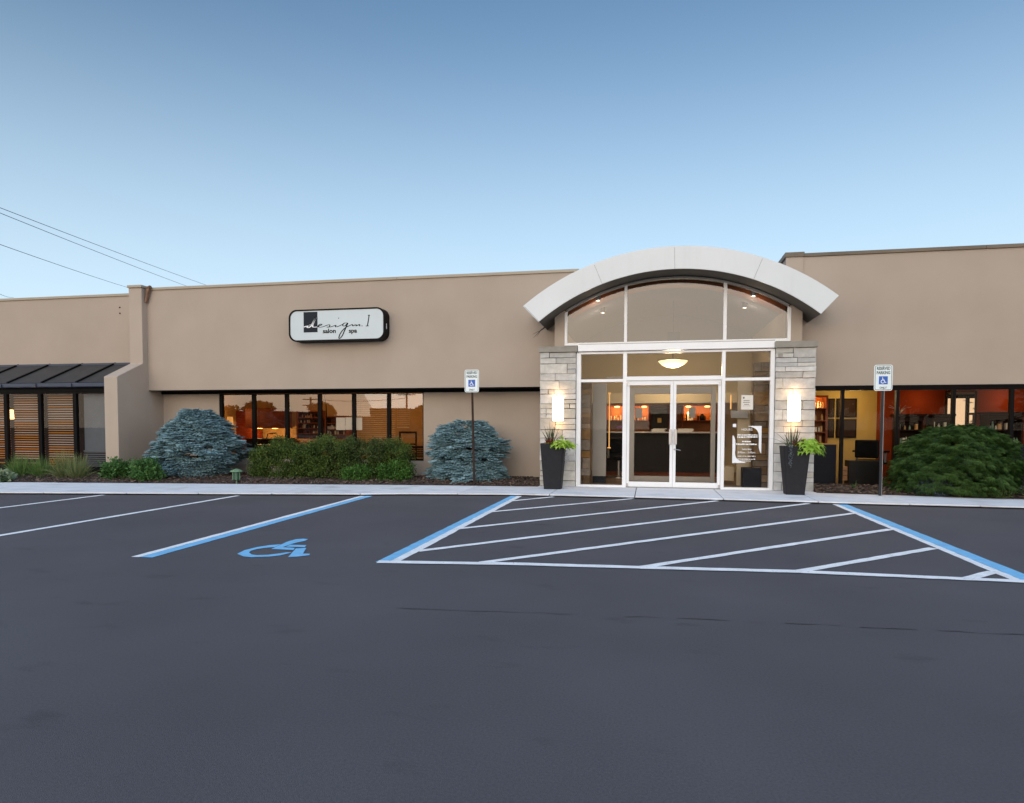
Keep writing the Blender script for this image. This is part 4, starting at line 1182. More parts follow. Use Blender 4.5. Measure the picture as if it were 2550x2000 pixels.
bushy('perennial_plant', 'dull green perennial half hidden behind the bright one beside the domed spruce', 'plant', -11.05, 13.35, .08, .24, .2, .52, 60, 1400, .06, 'hedge', 33, spread=.05, boxy=.2)
bushy('hosta_plant', 'pale variegated hosta by the sidewalk at the left edge of the photo', 'plant', -13.78, 11.98, .06, .32, .2, .20, 50, 320, .13, 'hosta', 34, spread=.05, boxy=.2)
bushy('low_plant', 'small blue grey leafy plant in front of the mounded maple', 'plant', 4.95, 13.2, .07, .26, .18, .28, 60, 1500, .035, 'bluegrey', 35, spread=.04, boxy=.2)
bushy('low_plant', 'bluish leafy plant right of the mounded maple by the sidewalk', 'plant', 6.60, 12.95, .07, .25, .18, .22, 50, 1200, .035, 'bluegrey', 36, spread=.04, boxy=.2)
bushy('low_plant', 'low green ground plant under the right skirt of the maple', 'plant', 6.05, 13.1, .07, .5, .18, .15, 70, 1800, .035, 'hedge_b', 37, spread=.04, boxy=.2)
def grass_clump(x, y, n, lo, hi, mat, label):
    t = thing('grass_clump', label, 'grass', (x, y, .07), 'tufts of ornamental grass by the sunroom')
    blades('grass_blades', None, None, (x, y, .07), n, lo, hi, .009, .40, mat, rad=.13, parent=t, droop=.7)
for (x, y, n, lo, hi, mat, lb) in [(-14.0, 12.75, 520, .34, .64, 'grassblade', 'green tuft of ornamental grass farthest left under the blinds'),
                                  (-13.55, 12.85, 420, .30, .60, 'grassblade', 'green tuft of ornamental grass right of the leftmost tuft'),
                                  (-12.9, 12.85, 480, .36, .74, 'grassdry', 'tall straw tipped tuft of ornamental grass below the second blind'),
                                  (-12.45, 12.75, 420, .34, .66, 'grassdry', 'straw coloured tuft of ornamental grass nearest the stucco pier')]:
    grass_clump(x, y, n, lo, hi, mat, lb)
blades('sapling', 'tiny green sapling in the mulch between the right planter and sign post', 'plant', (3.86, 13.8, .08), 14, .12, .24, .03, .7, 'perennial', rad=.02)

# Japanese maple: mounded, weeping fine foliage
mt = thing('maple_shrub', 'broad mounded dark green weeping maple in front of the shop windows', 'shrub', (5.45, 13.65, .07))
TV = []; TF = []
for k in range(7):
    a = R(-75 + 25 * k); l = 1 - .35 * abs(k - 3) / 3
    b = len(TV); c_, s_ = math.cos(a), math.sin(a)
    TV += [(0, 0, 0), (l * .5 * c_ - .05 * s_, l * .5 * s_ + .05 * c_, .02), (l * c_, l * s_, -.18), (l * .5 * c_ + .05 * s_, l * .5 * s_ - .05 * c_, .02)]
    TF += [(b, b + 1, b + 2), (b, b + 2, b + 3)]
nM = 11000
mc = np.array([5.45, 13.65, .07])
th = NR.uniform(0, 2 * np.pi, nM); fr_ = NR.random(nM) < .45; th[fr_] = NR.uniform(np.pi, 2 * np.pi, fr_.sum())
zz = NR.uniform(0.02, 1, nM) ** .8
# layered branches: cluster the heights per azimuth
lay = .07 * np.sin(zz * 31 + 4 * np.sin(th * 2.3) + th * 4) * np.sin(th * 9 + zz * 13)
rad = np.interp(zz, [0, .12, .3, .5, .7, .85, .95, 1.0], [.93, 1.0, 1.0, .96, .84, .66, .44, .12]) * (1 + .07 * np.sin(th * 5 + zz * 6) + lay)
k_ = NR.uniform(.45, 1.0, nM) ** .45
P = mc + np.stack([np.cos(th) * rad * k_ * np.where(np.cos(th) > 0, 1.02, 1.10), np.sin(th) * rad * k_ * .80, zz * 1.24 * (.9 + .1 * k_)], 1)
P[:, 0] += .12 * zz
D = np.stack([np.cos(th), np.sin(th), -.75 + .5 * zz], 1) + NR.normal(0, .35, (nM, 3))
U = np.stack([np.cos(th) * .5, np.sin(th) * .5, np.ones(nM)], 1) + NR.normal(0, .2, (nM, 3))
tint = np.clip(.45 + 4 * lay + NR.normal(0, .25, nM), 0, 1)
keep = ~((np.sin(th * 6.1 + zz * 5) * np.sin(zz * 17 + 2 * np.sin(th * 4)) > .55) & (NR.random(nM) < .85))
scatter('foliage', np.array(TV), np.array(TF), P[keep], D[keep], U[keep], (NR.uniform(.05, .13, nM))[keep], M['maple'], mt, tint[keep])
mb = MB().tube([(5.45, 13.68, .0), (5.50, 13.66, .35), (5.42, 13.65, .62)], [.06, .05, .04], 8)
for k in range(16):
    a = k * .8; l = .75
    mb.tube([(5.45, 13.66, .5), (5.45 + .4 * math.cos(a), 13.65 + .3 * math.sin(a), 1.0), (5.45 + l * math.cos(a), 13.65 + .6 * math.sin(a), .85)], [.022, .014, .006], 5)
mb.build('trunk', M['trunk'], mt)

# garden bits
gl = thing('garden_light', 'small green path light with a flat hat in the mulch by the domed spruce', 'lamp', (-8.50, 12.70, .06))
mb = MB().lathe([(.13, 0), (.11, .03), (.05, .05), (.0, .065)], (-8.50, 12.70, .30), 10)
mb.build('hat', M['green_metal'], gl)
MB().lathe([(.085, .02), (.075, .0), (.075, -.15), (.05, -.17), (0, -.17)], (-8.50, 12.70, .29), 10).build('lantern_body', M['lantern'], gl)
mb = MB()
for k in range(6):
    a = k * math.pi / 3; mb.box(-8.50 + .077 * math.cos(a) - .006, -8.50 + .077 * math.cos(a) + .006, 12.70 + .077 * math.sin(a) - .006, 12.70 + .077 * math.sin(a) + .006, .13, .31)
mb.tube([(-8.5, 12.7, .0), (-8.5, 12.7, .14)], .012, 6)
mb.build('cage', M['green_metal'], gl)
st = bx('marker_stake', 'paper', None, -10.415, -10.390, 12.84, 12.855, .0, .30)
tag(st, 'thin white marker stake in the mulch at the left foot of the domed spruce', 'stake')
# twig hanging from the canopy end
mb = MB()
for (p, q, r_) in [((-2.15, 13.72, 3.27), (-2.34, 13.70, 3.08), .007), ((-2.22, 13.71, 3.22), (-2.36, 13.68, 3.15), .005), ((-2.20, 13.72, 3.24), (-2.28, 13.73, 3.11), .005), ((-2.10, 13.73, 3.30), (-2.24, 13.71, 3.19), .016)]:
    mb.tube([p, [(a + b) / 2 + random.uniform(-.01, .01) for a, b in zip(p, q)], q], [r_, r_ * .8, r_ * .3], 5)
mb = mb.build('twig', M['trunk'], None)
tag(mb, 'small dark dry twig caught under the left end of the arched canopy', 'twig')

# overhead cables crossing the sky at upper left
def cable(p, q, label, sag=.35, name='overhead_cable', rad=.012):
    p, q = Vector(p), Vector(q); d = q - p
    a, b = p - d * .9, q + d * .9
    pts = []
    for k in range(25):
        t = k / 24; v = a.lerp(b, t)
        tt_ = (t * 2.8 - .9)
        v.z += sag * 4 * tt_ * (tt_ - 1)
        pts.append(v)
    o = MB().tube(pts, rad, 5).build(name, M['cable'])
    tag(o, label, 'cable', 'overhead cables above the left wing')
cable((-24.71, 22, 9.68), (-32.6, 45, 11.81), 'topmost thin overhead cable above the left wing', .04)
cable((-24.72, 22, 9.48), (-34.29, 45, 11.82), 'overhead cable just beneath the topmost one above the left wing', .04)
cable((-24.77, 22, 8.28), (-39.23, 45, 11.85), 'lone lower overhead cable dropping to the top of the pier', .04)
cable((-33.88, 30, 8.23), (-49.98, 45, 11.46), 'lowest overhead cable, a short piece at the left edge over the parapet', .02)

# ------------------------------------------------------------------ things inside
def plight(parent, loc, energy, col=(1, .68, .36), size=.12):
    ld = bpy.data.lights.new('bulb', 'POINT'); ld.energy = energy; ld.color = col; ld.shadow_soft_size = size
    lo = bpy.data.objects.new('bulb', ld); COL.objects.link(lo)
    lo.parent = parent; lo.location = Vector(loc) - org(parent)

def ceiling_disc(x, y, z, label, energy, mat='warm_lamp', r=.10, col=(1, .68, .36), drop=.25):
    t = thing('ceiling_light', label, 'lamp', (x, y, z), 'ceiling lights inside')
    MB().lathe([(0, -.02), (r * .82, -.018), (r * .85, -.006)], (x, y, z), 16).build('diffuser', M[mat], t)
    MB().lathe([(r * .85, -.022), (r, -.012), (r, 0)], (x, y, z), 16).build('trim_ring', M['white_alu'], t)
    if energy: plight(t, (x, y, z - drop), energy, col)
    return t
# lobby vault spots
for (x, y, z, lb) in [(-1.06, 14.08, 3.915, 'small lit ceiling spot high in the arched window, left pane, the upper of its two'), (-1.07, 15.74, 3.94, 'small lit ceiling spot high in the arched window, left pane, the lower of its two'),
                      (1.995, 14.08, 3.90, 'small lit ceiling spot high in the arched window, right pane, close under the arch'), (2.02, 15.52, 3.92, 'small lit ceiling spot in the middle of the arched window, right pane')]:
    t = thing('spotlight', lb, 'lamp', (x, y, z), 'ceiling spots in the arched lobby')
    MB().lathe([(.0, -.05), (.035, -.05), (.045, -.02), (.045, .06)], (x, y, z), 12).build('lens', M['spot_glow'], t)
    MB().lathe([(.046, -.06), (.06, -.05), (.055, .08)], (x, y, z), 12).build('housing', M['steel'], t)
    plight(t, (x, y, z - .25), 4, (1, .80, .58), .05)
# pendant bowl
pb = thing('pendant_lamp', 'glowing cream bowl pendant lamp behind the glass above the entrance doors', 'lamp', (.54, 16.5, 4.2))
MB().lathe([(.0, 2.665), (.14, 2.685), (.26, 2.74), (.335, 2.81), (.345, 2.83), (.32, 2.82), (.25, 2.76), (.0, 2.70)], (.54, 16.5, 0), 28).build('bowl', M['bowl_glow'], pb, smooth=True)
MB().lathe([(.345, 2.825), (.365, 2.83), (.365, 2.845), (.34, 2.85)], (.54, 16.5, 0), 28).build('rim', M['steel'], pb)
MB().tube([(.54, 16.5, 2.7), (.54, 16.5, 4.25)], .008, 6).build('rod', M['grey_post'], pb)
plight(pb, (.54, 16.5, 2.58), 60, (1, .80, .5), .2)
hb = thing('hanging_box', 'small grey box hanging on the rod in the centre of the arched window', 'box', (.535, 16.2, 3.37))
MB().box(.40, .68, 16.15, 16.25, 3.27, 3.47).build('box_body', M['box_grey'], hb)
MB().tube([(.54, 16.2, 3.47), (.54, 16.2, 4.2)], .006, 5).build('hanger', M['grey_post'], hb)

# reception
rc = thing('reception_counter', 'long black reception counter behind the inner doors', 'counter', (.3, 17.2, .05))
MB().box(-1.2, 1.75, 17.0, 17.7, .15, 1.09).build('counter_body', M['counter'], rc)
MB().box(-1.15, 1.70, 17.04, 17.68, .05, .148).build('plinth', M['cherry'], rc)
MB().box(-1.25, 1.80, 16.95, 17.75, 1.115, 1.145).build('counter_top', M['steel'], rc)
MB().box(-1.2, 1.75, 16.995, 17.002, 1.092, 1.113).build('top_edge', M['dark_wood'], rc)
def papers(x0, x1, y, z, n, label):
    t = thing('paper_stack', label, 'papers', ((x0 + x1) / 2, y, z))
    for k in range(n):
        dx = random.uniform(-.04, .04); MB().box(x0 + dx, x1 + dx, y, y + .2, z + .0008 + k * .016, z + .0138 + k * .016).build('sheet_bundle', M['paper'], t)
papers(.07, .39, 16.99, 1.145, 5, 'stack of white papers on the reception counter seen through the left door')
papers(.68, 1.05, 16.99, 1.145, 5, 'wide stack of white papers on the reception counter seen through the right door')
# wall of lit cherry shelving behind the counter
def shelving(label, x0, x1, y, z0, z1, ups, shelves, seed, mat='cherry', lamps=(), dens=.7, name='shelf_unit'):
    rr = random.Random(seed)
    t = thing(name, label, 'shelf', ((x0 + x1) / 2, y, z0))
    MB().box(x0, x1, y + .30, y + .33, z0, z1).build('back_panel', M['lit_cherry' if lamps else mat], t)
    MB().box(x0, x1, y, y + .30, z1 - .035, z1).build('top_board', M[mat], t)
    for u in ups: MB().box(u - .02, u + .02, y - .002, y + .299, z0, z1 - .036).build('upright', M[mat], t)
    for s in shelves:
        for a, b in zip(ups[:-1], ups[1:]):
            MB().box(a + .021, b - .021, y, y + .298, s - .012, s + .012).build('shelf_board', M[mat], t)
    for (lx, lz, e) in lamps:
        MB().lathe([(0, 0), (.06, .0), (.075, .02), (.04, .04), (0, .045)], (lx, y + .10, lz), 12).build('shelf_lamp', M['warm_lamp'], t)
        plight(t, (lx, y + .02, lz - .08), e * .95, (1, .56, .18), .05)
    return t
def bottles(x0, x1, y, z, seed, label_base, hs=(.07, .17), mats=('bottle_a', 'bottle_b', 'dark_wood', 'bottle_b'), dens=.8, group='bottles on the shop shelves', step=.06):
    rr = random.Random(seed); x = x0; k = 0
    while x < x1 - .03:
        w_ = rr.uniform(.028, .055)
        if rr.random() < dens:
            h = rr.uniform(*hs); m = rr.choice(mats)
            r = w_ / 2
            if rr.random() < .6:
                o = MB().lathe([(0, 0), (r, 0), (r, h * .68), (r * .45, h * .78), (r * .45, h), (0, h)], (x + r, y, z), 8).build('bottle', M[m])
                cat = 'bottle'
            else:
                o = MB().box(x, x + w_, y - .03, y + .04, z, z + h).build('product_box', M[m]); cat = 'box'
            tag(o, label_base, cat, group)
        x += w_ + rr.uniform(.004, .03); k += 1
shelving('lit cherry wood shelf wall behind the reception counter', -1.15, 1.75, 18.35, 1.10, 1.86, [-1.13, -.55, 0.0, .52, .88, 1.73], [1.13, 1.43], 3, lamps=[(-.85, 1.79, 7), (-.13, 1.79, 7), (1.02, 1.79, 7), (1.5, 1.79, 4)])
bottles(-1.08, -.58, 18.45, 1.443, 1, 'small product behind the counter on the lit shelf at far left', group='products behind the counter')
bottles(-.52, -.05, 18.45, 1.443, 2, 'small product behind the counter on the lit shelf seen through the left door', group='products in the left door')
bottles(.92, 1.70, 18.45, 1.443, 4, 'small product behind the counter on the lit shelf seen through the right door', group='products in the right door', mats=('dark_wood', 'bottle_a', 'dark_wood', 'bottle_b'), dens=.6)
tag(bx('product_case', 'counter', None, .06, .48, 18.2, 18.34, 1.16, 1.74), 'dark display case in the middle of the lit shelves behind the counter', 'cabinet')
tag(bx('yellow_card', 'box_yellow', None, .22, .32, 18.185, 18.198, 1.38, 1.50), 'yellow card on the dark display case behind the counter', 'card')
pf = thing('picture_frame', 'white framed picture leaning on the lit shelf behind the right door', 'picture', (1.06, 18.28, 1.443))
MB().hexa([(.99, 18.36, 1.443), (1.14, 18.36, 1.443), (1.14, 18.375, 1.443), (.99, 18.375, 1.443), (.99, 18.42, 1.66), (1.12, 18.42, 1.66), (1.12, 18.435, 1.66), (.99, 18.435, 1.66)]).build('frame', M['paper'], pf)
MB().hexa([(1.03, 18.37, 1.50), (1.09, 18.37, 1.50), (1.09, 18.376, 1.50), (1.03, 18.376, 1.50), (1.03, 18.405, 1.62), (1.09, 18.405, 1.62), (1.09, 18.41, 1.62), (1.03, 18.41, 1.62)]).build('print', M['ink'], pf)
tag(MB().lathe([(0, 0), (.055, 0), (.07, .06), (.06, .12), (.03, .15), (.035, .17), (0, .17)], (1.38, 18.48, 1.443), 14).build('black_jug', M['black']), 'black jug on the lit shelf behind the right door', 'jug')
# hanging cards on inner doors, frosted
for (xa, xb, za, zb, lb) in [(-.30, -.15, 1.46, 1.68, 'grey paper card taped at the left inner door'), (.86, 1.0, 1.47, 1.70, 'grey paper card taped at the right inner door')]:
    tag(bx('paper_card', 'grey_panel', None, xa, xb, 15.350, 15.356, za, zb), lb, 'paper')
# left side-light: brass strip, chair, shelf glow, purple print
tag(MB().box(-.885, -.865, 15.28, 15.31, .80, 2.0).box(-.91, -.84, 15.25, 15.32, .78, .80).box(-.90, -.85, 15.26, 15.32, 2.0, 2.03).build('brass_strip', M['strip_glow']), 'slim vertical brass strip with an added glow behind the left side window of the entrance', 'lamp')  # no lamp: emission added to imitate a warm gleam on brass
def salon_chair(x, y, label, rot=0.0, s=1.0):
    t = thing('salon_chair', label, 'chair', (x, y, .05), 'salon chairs')
    t.rotation_euler[2] = rot
    ORG[t.name] = Vector((0, 0, 0))
    MB().lathe([(0, .0), (.26, .0), (.26, .02), (.05, .04), (.035, .06), (.035, .42)], (0, 0, 0), 16).build('base', M['steel'], t)
    MB().box(-.25, .25, -.25, .25, .42, .52).build('seat', M['black'], t, bevel=.03)
    MB().box(-.24, .24, .20, .28, .56, .95).build('backrest', M['black'], t, bevel=.03)
    for sx in (-.29, .29):
        MB().box(sx - .025, sx + .025, -.18, .2, .68, .72).build('armrest', M['black'], t, bevel=.01)
        MB().box(sx - .015, sx + .015, -.02, .02, .47, .68).build('arm_post', M['steel'], t)
    MB().box(-.17, .17, -.42, -.34, .10, .13).build('footrest', M['steel'], t)
    t.location = (x, y, .05); t.scale = (s, s, s)
salon_chair(-.70, 16.3, 'dark salon chair glimpsed through the left side window of the entrance', .6)
salon_chair(4.70, 15.75, 'black salon chair in front of the yellow wall', 2.5)
tag(MB().lathe([(.05, 0), (.11, .0), (.115, .06), (.09, .06)], (-.72, 17.4, 1.23), 12).build('purple_disc', M['purple']), 'round purple object above the counter in the left side window', 'ornament')

# right side-light: notice, decal, bin
nt_ = thing('notice_sheet', 'white printed notice taped inside the right side window of the entrance', 'notice', (1.86, 13.725, 1.74))
MB().hexa([(1.748, 13.724, 1.605), (1.972, 13.724, 1.60), (1.972, 13.727, 1.60), (1.748, 13.727, 1.605), (1.754, 13.724, 1.885), (1.970, 13.724, 1.88), (1.970, 13.727, 1.88), (1.754, 13.727, 1.885)]).build('sheet', M['paper'], nt_)
# printed on the outer face, just behind the glass
mb = MB()
for (a, b, z, h) in ((1.795, 1.905, 1.772, .009), (1.785, 1.91, 1.738, .009), (1.805, 1.895, 1.700, .009), (1.785, 1.92, 1.672, .004), (1.785, 1.81, 1.815, .03)):
    mb.box(a, b, 13.7225, 13.7238, z, z + h)
mb.build('printed_lines', M['ink'], nt_)
dc = thing('hours_decal', 'white opening hours lettering in a curved white frame on the right side window', 'decal', (1.87, 13.716, .93))
f_ = lambda pts: [(x, z) for x, z in pts]
def bez(p0, c0, c1, p1, n=10):
    return [((1 - t) ** 3 * p0[0] + 3 * (1 - t) ** 2 * t * c0[0] + 3 * (1 - t) * t * t * c1[0] + t ** 3 * p1[0],
             (1 - t) ** 3 * p0[1] + 3 * (1 - t) ** 2 * t * c0[1] + 3 * (1 - t) * t * t * c1[1] + t ** 3 * p1[1]) for t in [k / n for k in range(n + 1)]]
mb = MB()
pl = [(1.885, 1.285), (2.135, 1.285), (2.135, .755)] + bez((2.13, .755), (2.06, .86), (2.10, .95), (2.085, 1.08)) + bez((2.085, 1.10), (2.08, 1.22), (1.99, 1.265), (1.885, 1.278))
mb.add([(x, 13.7165, z) for x, z in pl], [tuple(range(len(pl)))])
pl = [(1.60, 1.10), (1.60, .56), (1.845, .57)] + bez((1.845, .585), (1.70, .60), (1.63, .66), (1.655, .82)) + bez((1.655, .84), (1.66, .98), (1.65, 1.06), (1.615, 1.10))
mb.add([(x, 13.7165, z) for x, z in pl], [tuple(range(len(pl)))])
mb.box(1.60, 1.665, 13.7155, 13.7165, 1.262, 1.325)
mb.build('curved_frame', M['paper'], dc)
text('lettering', 'HOURS', .062, (1.865, 13.716, 1.215), 'white_ink', dc, sx=1.0, ext=.0005)
text('lettering', 'Saturday', .052, (1.865, 13.716, .835), 'white_ink', dc, sx=1.0, ext=.0005)
text('lettering', '8:00am - 5:00pm', .048, (1.865, 13.716, .77), 'white_ink', dc, sx=1.0, ext=.0005)
mb = MB(); rr = random.Random(2)
for (a, b, z, h) in ((1.69, 2.06, 1.10, .022), (1.84, 2.06, 1.06, .026), (1.69, 1.83, 1.055, .03), (1.78, 1.95, .972, .026), (1.67, 2.05, .918, .028), (1.70, 2.03, .692, .014), (1.70, 2.03, .634, .016), (1.72, 1.95, .600, .012)):
    x = a
    while x < b:
        l = rr.uniform(.012, .05)
        mb.box(x, min(x + l, b), 13.7155, 13.7165, z, z + h * rr.uniform(.7, 1)); x += l + rr.uniform(.003, .012)
mb.build('small_lettering', M['white_ink'], dc)
tag(bx('black_bin', 'navy_panel', None, 1.85, 2.20, 14.05, 14.40, .05, .45, bevel=.015), 'black square bin on the floor inside the right side window', 'bin')
tag(bx('desk_ledge', 'grey_panel', None, 1.66, 1.98, 14.50, 14.60, 1.45, 1.60), 'grey panel behind the glass below the white notice', 'panel')
tag(bx('wall_lamp', 'strip_glow', None, 1.76, 1.785, 15.6, 15.63, 1.66, 1.98), 'slim glowing strip lamp behind the right side window of the entrance', 'lamp')
tag(bx('low_cabinet', 'tan_wall', None, 1.50, 1.79, 15.0, 15.3, .12, .42), 'pale low cabinet inside the right side window beside the black bin', 'cabinet')

# left office
oc = thing('wall_cabinet', 'red brown wall cabinet with light beneath in the second office window', 'cabinet', (-10.9, 17.8, 1.2))
MB().box(-11.40, -10.50, 17.5, 18.49, 1.20, 1.78).build('cabinet_body', M['cherry'], oc)
for a in (-11.39, -10.94): MB().box(a, a + .43, 17.48, 17.498, 1.21, 1.77).build('cabinet_door', M['cherry'], oc)
for x in (-11.17, -10.67):
    MB().box(x - .07, x + .07, 17.8, 17.9, 1.185, 1.199).build('under_light', M['warm_lamp'], oc); plight(oc, (x, 17.8, 1.10), 13, (1, .66, .28), .06)
wc = thing('office_counter', 'dark office counter below the lit wall cabinet in the second office window', 'counter', (-10.9, 17.8, .05))
MB().box(-11.40, -10.40, 17.55, 18.45, .05, .86).build('counter_body', M['dark_wood'], wc)
MB().box(-11.41, -10.39, 17.5, 18.46, .862, .90).build('counter_top', M['counter'], wc)
dl = thing('desk_lamp', 'black angled desk lamp silhouetted in the second office window', 'lamp', (-10.2, 16.6, .75))
MB().tube([(-10.22, 16.6, .76), (-10.14, 16.6, 1.05), (-9.90, 16.6, 1.07)], [.014, .014, .02], 6).build('arm', M['black'], dl)
MB().lathe([(0, 0), (.09, 0), (.09, .015), (0, .02)], (-10.22, 16.6, .752), 12).build('base', M['black'], dl)
dk = thing('office_desk', 'office desk with a dark top behind the clipped shrubs', 'desk', (-9.8, 16.6, .05))
MB().box(-10.6, -9.2, 16.3, 17.0, .72, .75).build('desk_top', M['dark_wood'], dk)
for x in (-10.58, -9.25): MB().box(x, x + .03, 16.32, 16.98, .05, .718).build('leg', M['dark_wood'], dk)
shelving('tall cherry bookcase in the third office window', -9.85, -9.12, 17.6, .9, 1.70, [-9.83, -9.14], [1.05, 1.20, 1.35, 1.50], 5)
for k, z in enumerate((1.062, 1.212, 1.362, 1.512)):
    bottles(-9.79, -9.18, 17.72, z, 40 + k, 'small product on the %s board of the tall bookcase in the third office window' % ('lowest', 'second lowest', 'second highest', 'highest')[k], hs=(.06, .11), group='products on the tall bookcase, board %s' % ('one', 'two', 'three', 'four')[k], mats=('dark_wood', 'bottle_b', 'dark_wood', 'cherry', 'bottle_a'))
shelving('cherry bookcase in the fourth office window', -8.98, -8.30, 17.6, .9, 1.55, [-8.96, -8.32], [1.02, 1.17, 1.34], 6)
for k, z in enumerate((1.032, 1.182)):
    bottles(-8.93, -8.36, 17.7, z, 50 + k, 'white binder or box on the %s of the bookcase in the fourth office window' % ('lower board', 'upper board')[k], hs=(.08, .12), group='white boxes on the bookcase, %s' % ('lower board', 'upper board')[k], mats=('bottle_b', 'paper', 'paper'))
for (a, b, lb, dz) in [(-7.39, -7.16, 'white paper sheet on the glass of the fourth office window, left of the pair', 0), (-7.15, -6.96, 'white paper sheet on the glass between two office windows, the tinted one', .006), (-6.87, -6.72, 'white paper sheet at the left edge of the blinds in the fifth office window', .0)]:
    tag(bx('paper_sheet', 'paper', None, a, b, 15.075, 15.078, 1.17 + dz, 1.47 + dz), lb, 'paper')
tag(MB().tube([(-7.73, 15.25, .5), (-7.73, 15.25, 1.4), (-7.74, 15.25, 1.85), (-7.80, 15.25, 2.05)], [.02, .016, .010, .008], 6).build('lamp_pole', M['black']), 'thin dark pole leaning inside the fourth office window', 'pole')
def blind(x0, x1, y, z0, z1, pitch, mat, label, tilt=35, cord=True, sw=.034):
    t = thing('window_blind', label, 'blind', ((x0 + x1) / 2, y, z1), 'window blinds')
    bm = MB(); c, s = math.cos(R(tilt)) * sw / 2, math.sin(R(tilt)) * sw / 2
    hw = (x1 - x0) / 2
    bm.hexa([(-hw, -c, -s), (hw, -c, -s), (hw, c, s), (-hw, c, s), (-hw, -c, -s + .003), (hw, -c, -s + .003), (hw, c, s + .003), (-hw, c, s + .003)])
    me = bpy.data.meshes.new('slat'); me.from_pydata(bm.v, [], bm.f); me.update()
    n = int((z1 - z0 - .05) / pitch)
    for k in range(n):
        o = link('slat', me, M[mat], t)
        o.location = (random.uniform(-.002, .002), 0, -.05 - k * pitch)
        o.rotation_euler = (R(random.uniform(-4, 4)), R(random.uniform(-.25, .25)), 0)
    MB().box(x0, x1, y - .025, y + .025, z1 - .035, z1).build('head_rail', M[mat], t)
    MB().box(x0, x1, y - .02, y + .02, z0 - .02, z0).build('bottom_rail', M[mat], t)
    for f in (.12, .88):
        x = x0 + (x1 - x0) * f
        MB().tube([(x, y + .015, z1), (x, y + .015, z0)], .002, 4).build('ladder_cord', M['dark_wood'], t)
blind(-7.0, -5.98, 15.32, .60, 2.03, .048, 'blind_tan', 'tan horizontal blind half open in the fifth office window', 12)
blind(-5.93, -5.62, 15.32, 1.25, 2.03, .048, 'blind_tan', 'short tan horizontal blind pulled up in the last office window', 12)
blind(-5.93, -5.20, 15.22, .49, .80, .042, 'dark_wood', 'dark slatted panel at the foot of the last office window', 50)
ch_ = thing('office_chair', 'ladder backed dark chair outlined in the last office window', 'chair', (-6.1, 16.3, .05))
MB().box(-6.36, -5.88, 16.1, 16.6, .46, .52).build('seat', M['dark_wood'], ch_)
for x in (-6.36, -5.92):
    MB().box(x, x + .035, 16.56, 16.60, .05, 1.13).build('leg', M['dark_wood'], ch_); MB().box(x, x + .035, 16.12, 16.16, .05, .458).build('leg', M['dark_wood'], ch_)
MB().box(-6.324, -5.922, 16.56, 16.59, 1.08, 1.13).build('top_rail', M['dark_wood'], ch_)
MB().box(-6.324, -5.922, 16.56, 16.59, .78, .82).build('back_rail', M['dark_wood'], ch_)
fl = thing('floor_lamp', 'lit yellow lamp shade seen over the domed spruce in the first office window', 'lamp', (-12.0, 16.6, .05))
MB().lathe([(.09, 1.25), (.075, 1.52)], (-11.55, 17.0, 0), 16).build('lamp_shade', M['strip_glow'], fl)
MB().tube([(-11.55, 17.0, .05), (-11.55, 17.0, 1.3)], .012, 6).build('lamp_pole', M['black'], fl)
plight(fl, (-11.55, 17.0, 1.6), 8, (1, .6, .25))
for i, (x, e) in enumerate([(-10.9, 4), (-9.2, 10), (-7.3, 18), (-5.3, 22)]):
    ceiling_disc(x, 17.2, 2.60, ['round office ceiling light behind the first window', 'round office ceiling light behind the third window', 'round office ceiling light behind the fifth window', 'round office ceiling light near the last window'][i], e, col=(1, .62, .28))

# sunroom: wooden blinds, roller shade, lamp
for i, (a, b) in enumerate(zip(MU[1:-2], MU[2:-1])):
    blind(a + .06, b - .06, 14.0, .20 if i == 3 else .34, 2.06, .058, 'blind', ['wooden blind in the sunroom window beyond the left edge', 'wooden blind second from the left edge in the sunroom', 'closed wooden blind in the left full sunroom window', 'closed wooden blind in the sunroom window beside the grey shade'][i], 38, sw=.036)
tag(bx('roller_shade', 'shade', None, -13.46, -12.50, 13.99, 14.0, .62, 2.06), 'flat grey roller shade in the sunroom window beside the pier', 'shade')
blind(-13.46, -12.50, 13.975, .16, .66, .047, 'shade', 'grey slatted lower end of the shade beside the pier', 42, sw=.030)
tl = thing('table_lamp', 'lit amber lamp shining through the sunroom blinds at the left edge', 'lamp', (-15.75, 14.3, .05))
MB().lathe([(.10, 1.42), (.085, 1.66)], (-15.99, 14.3, 0), 16).build('lamp_shade', M['warm_lamp'], tl)
MB().tube([(-15.99, 14.3, .05), (-15.99, 14.3, 1.45)], .014, 6).build('stand', M['black'], tl)
plight(tl, (-15.4, 14.6, 1.4), 14, (1, .5, .18))
ceiling_disc(-14.5, 16.0, 2.9, 'round sunroom ceiling light behind the blinds', 5, col=(1, .55, .22))

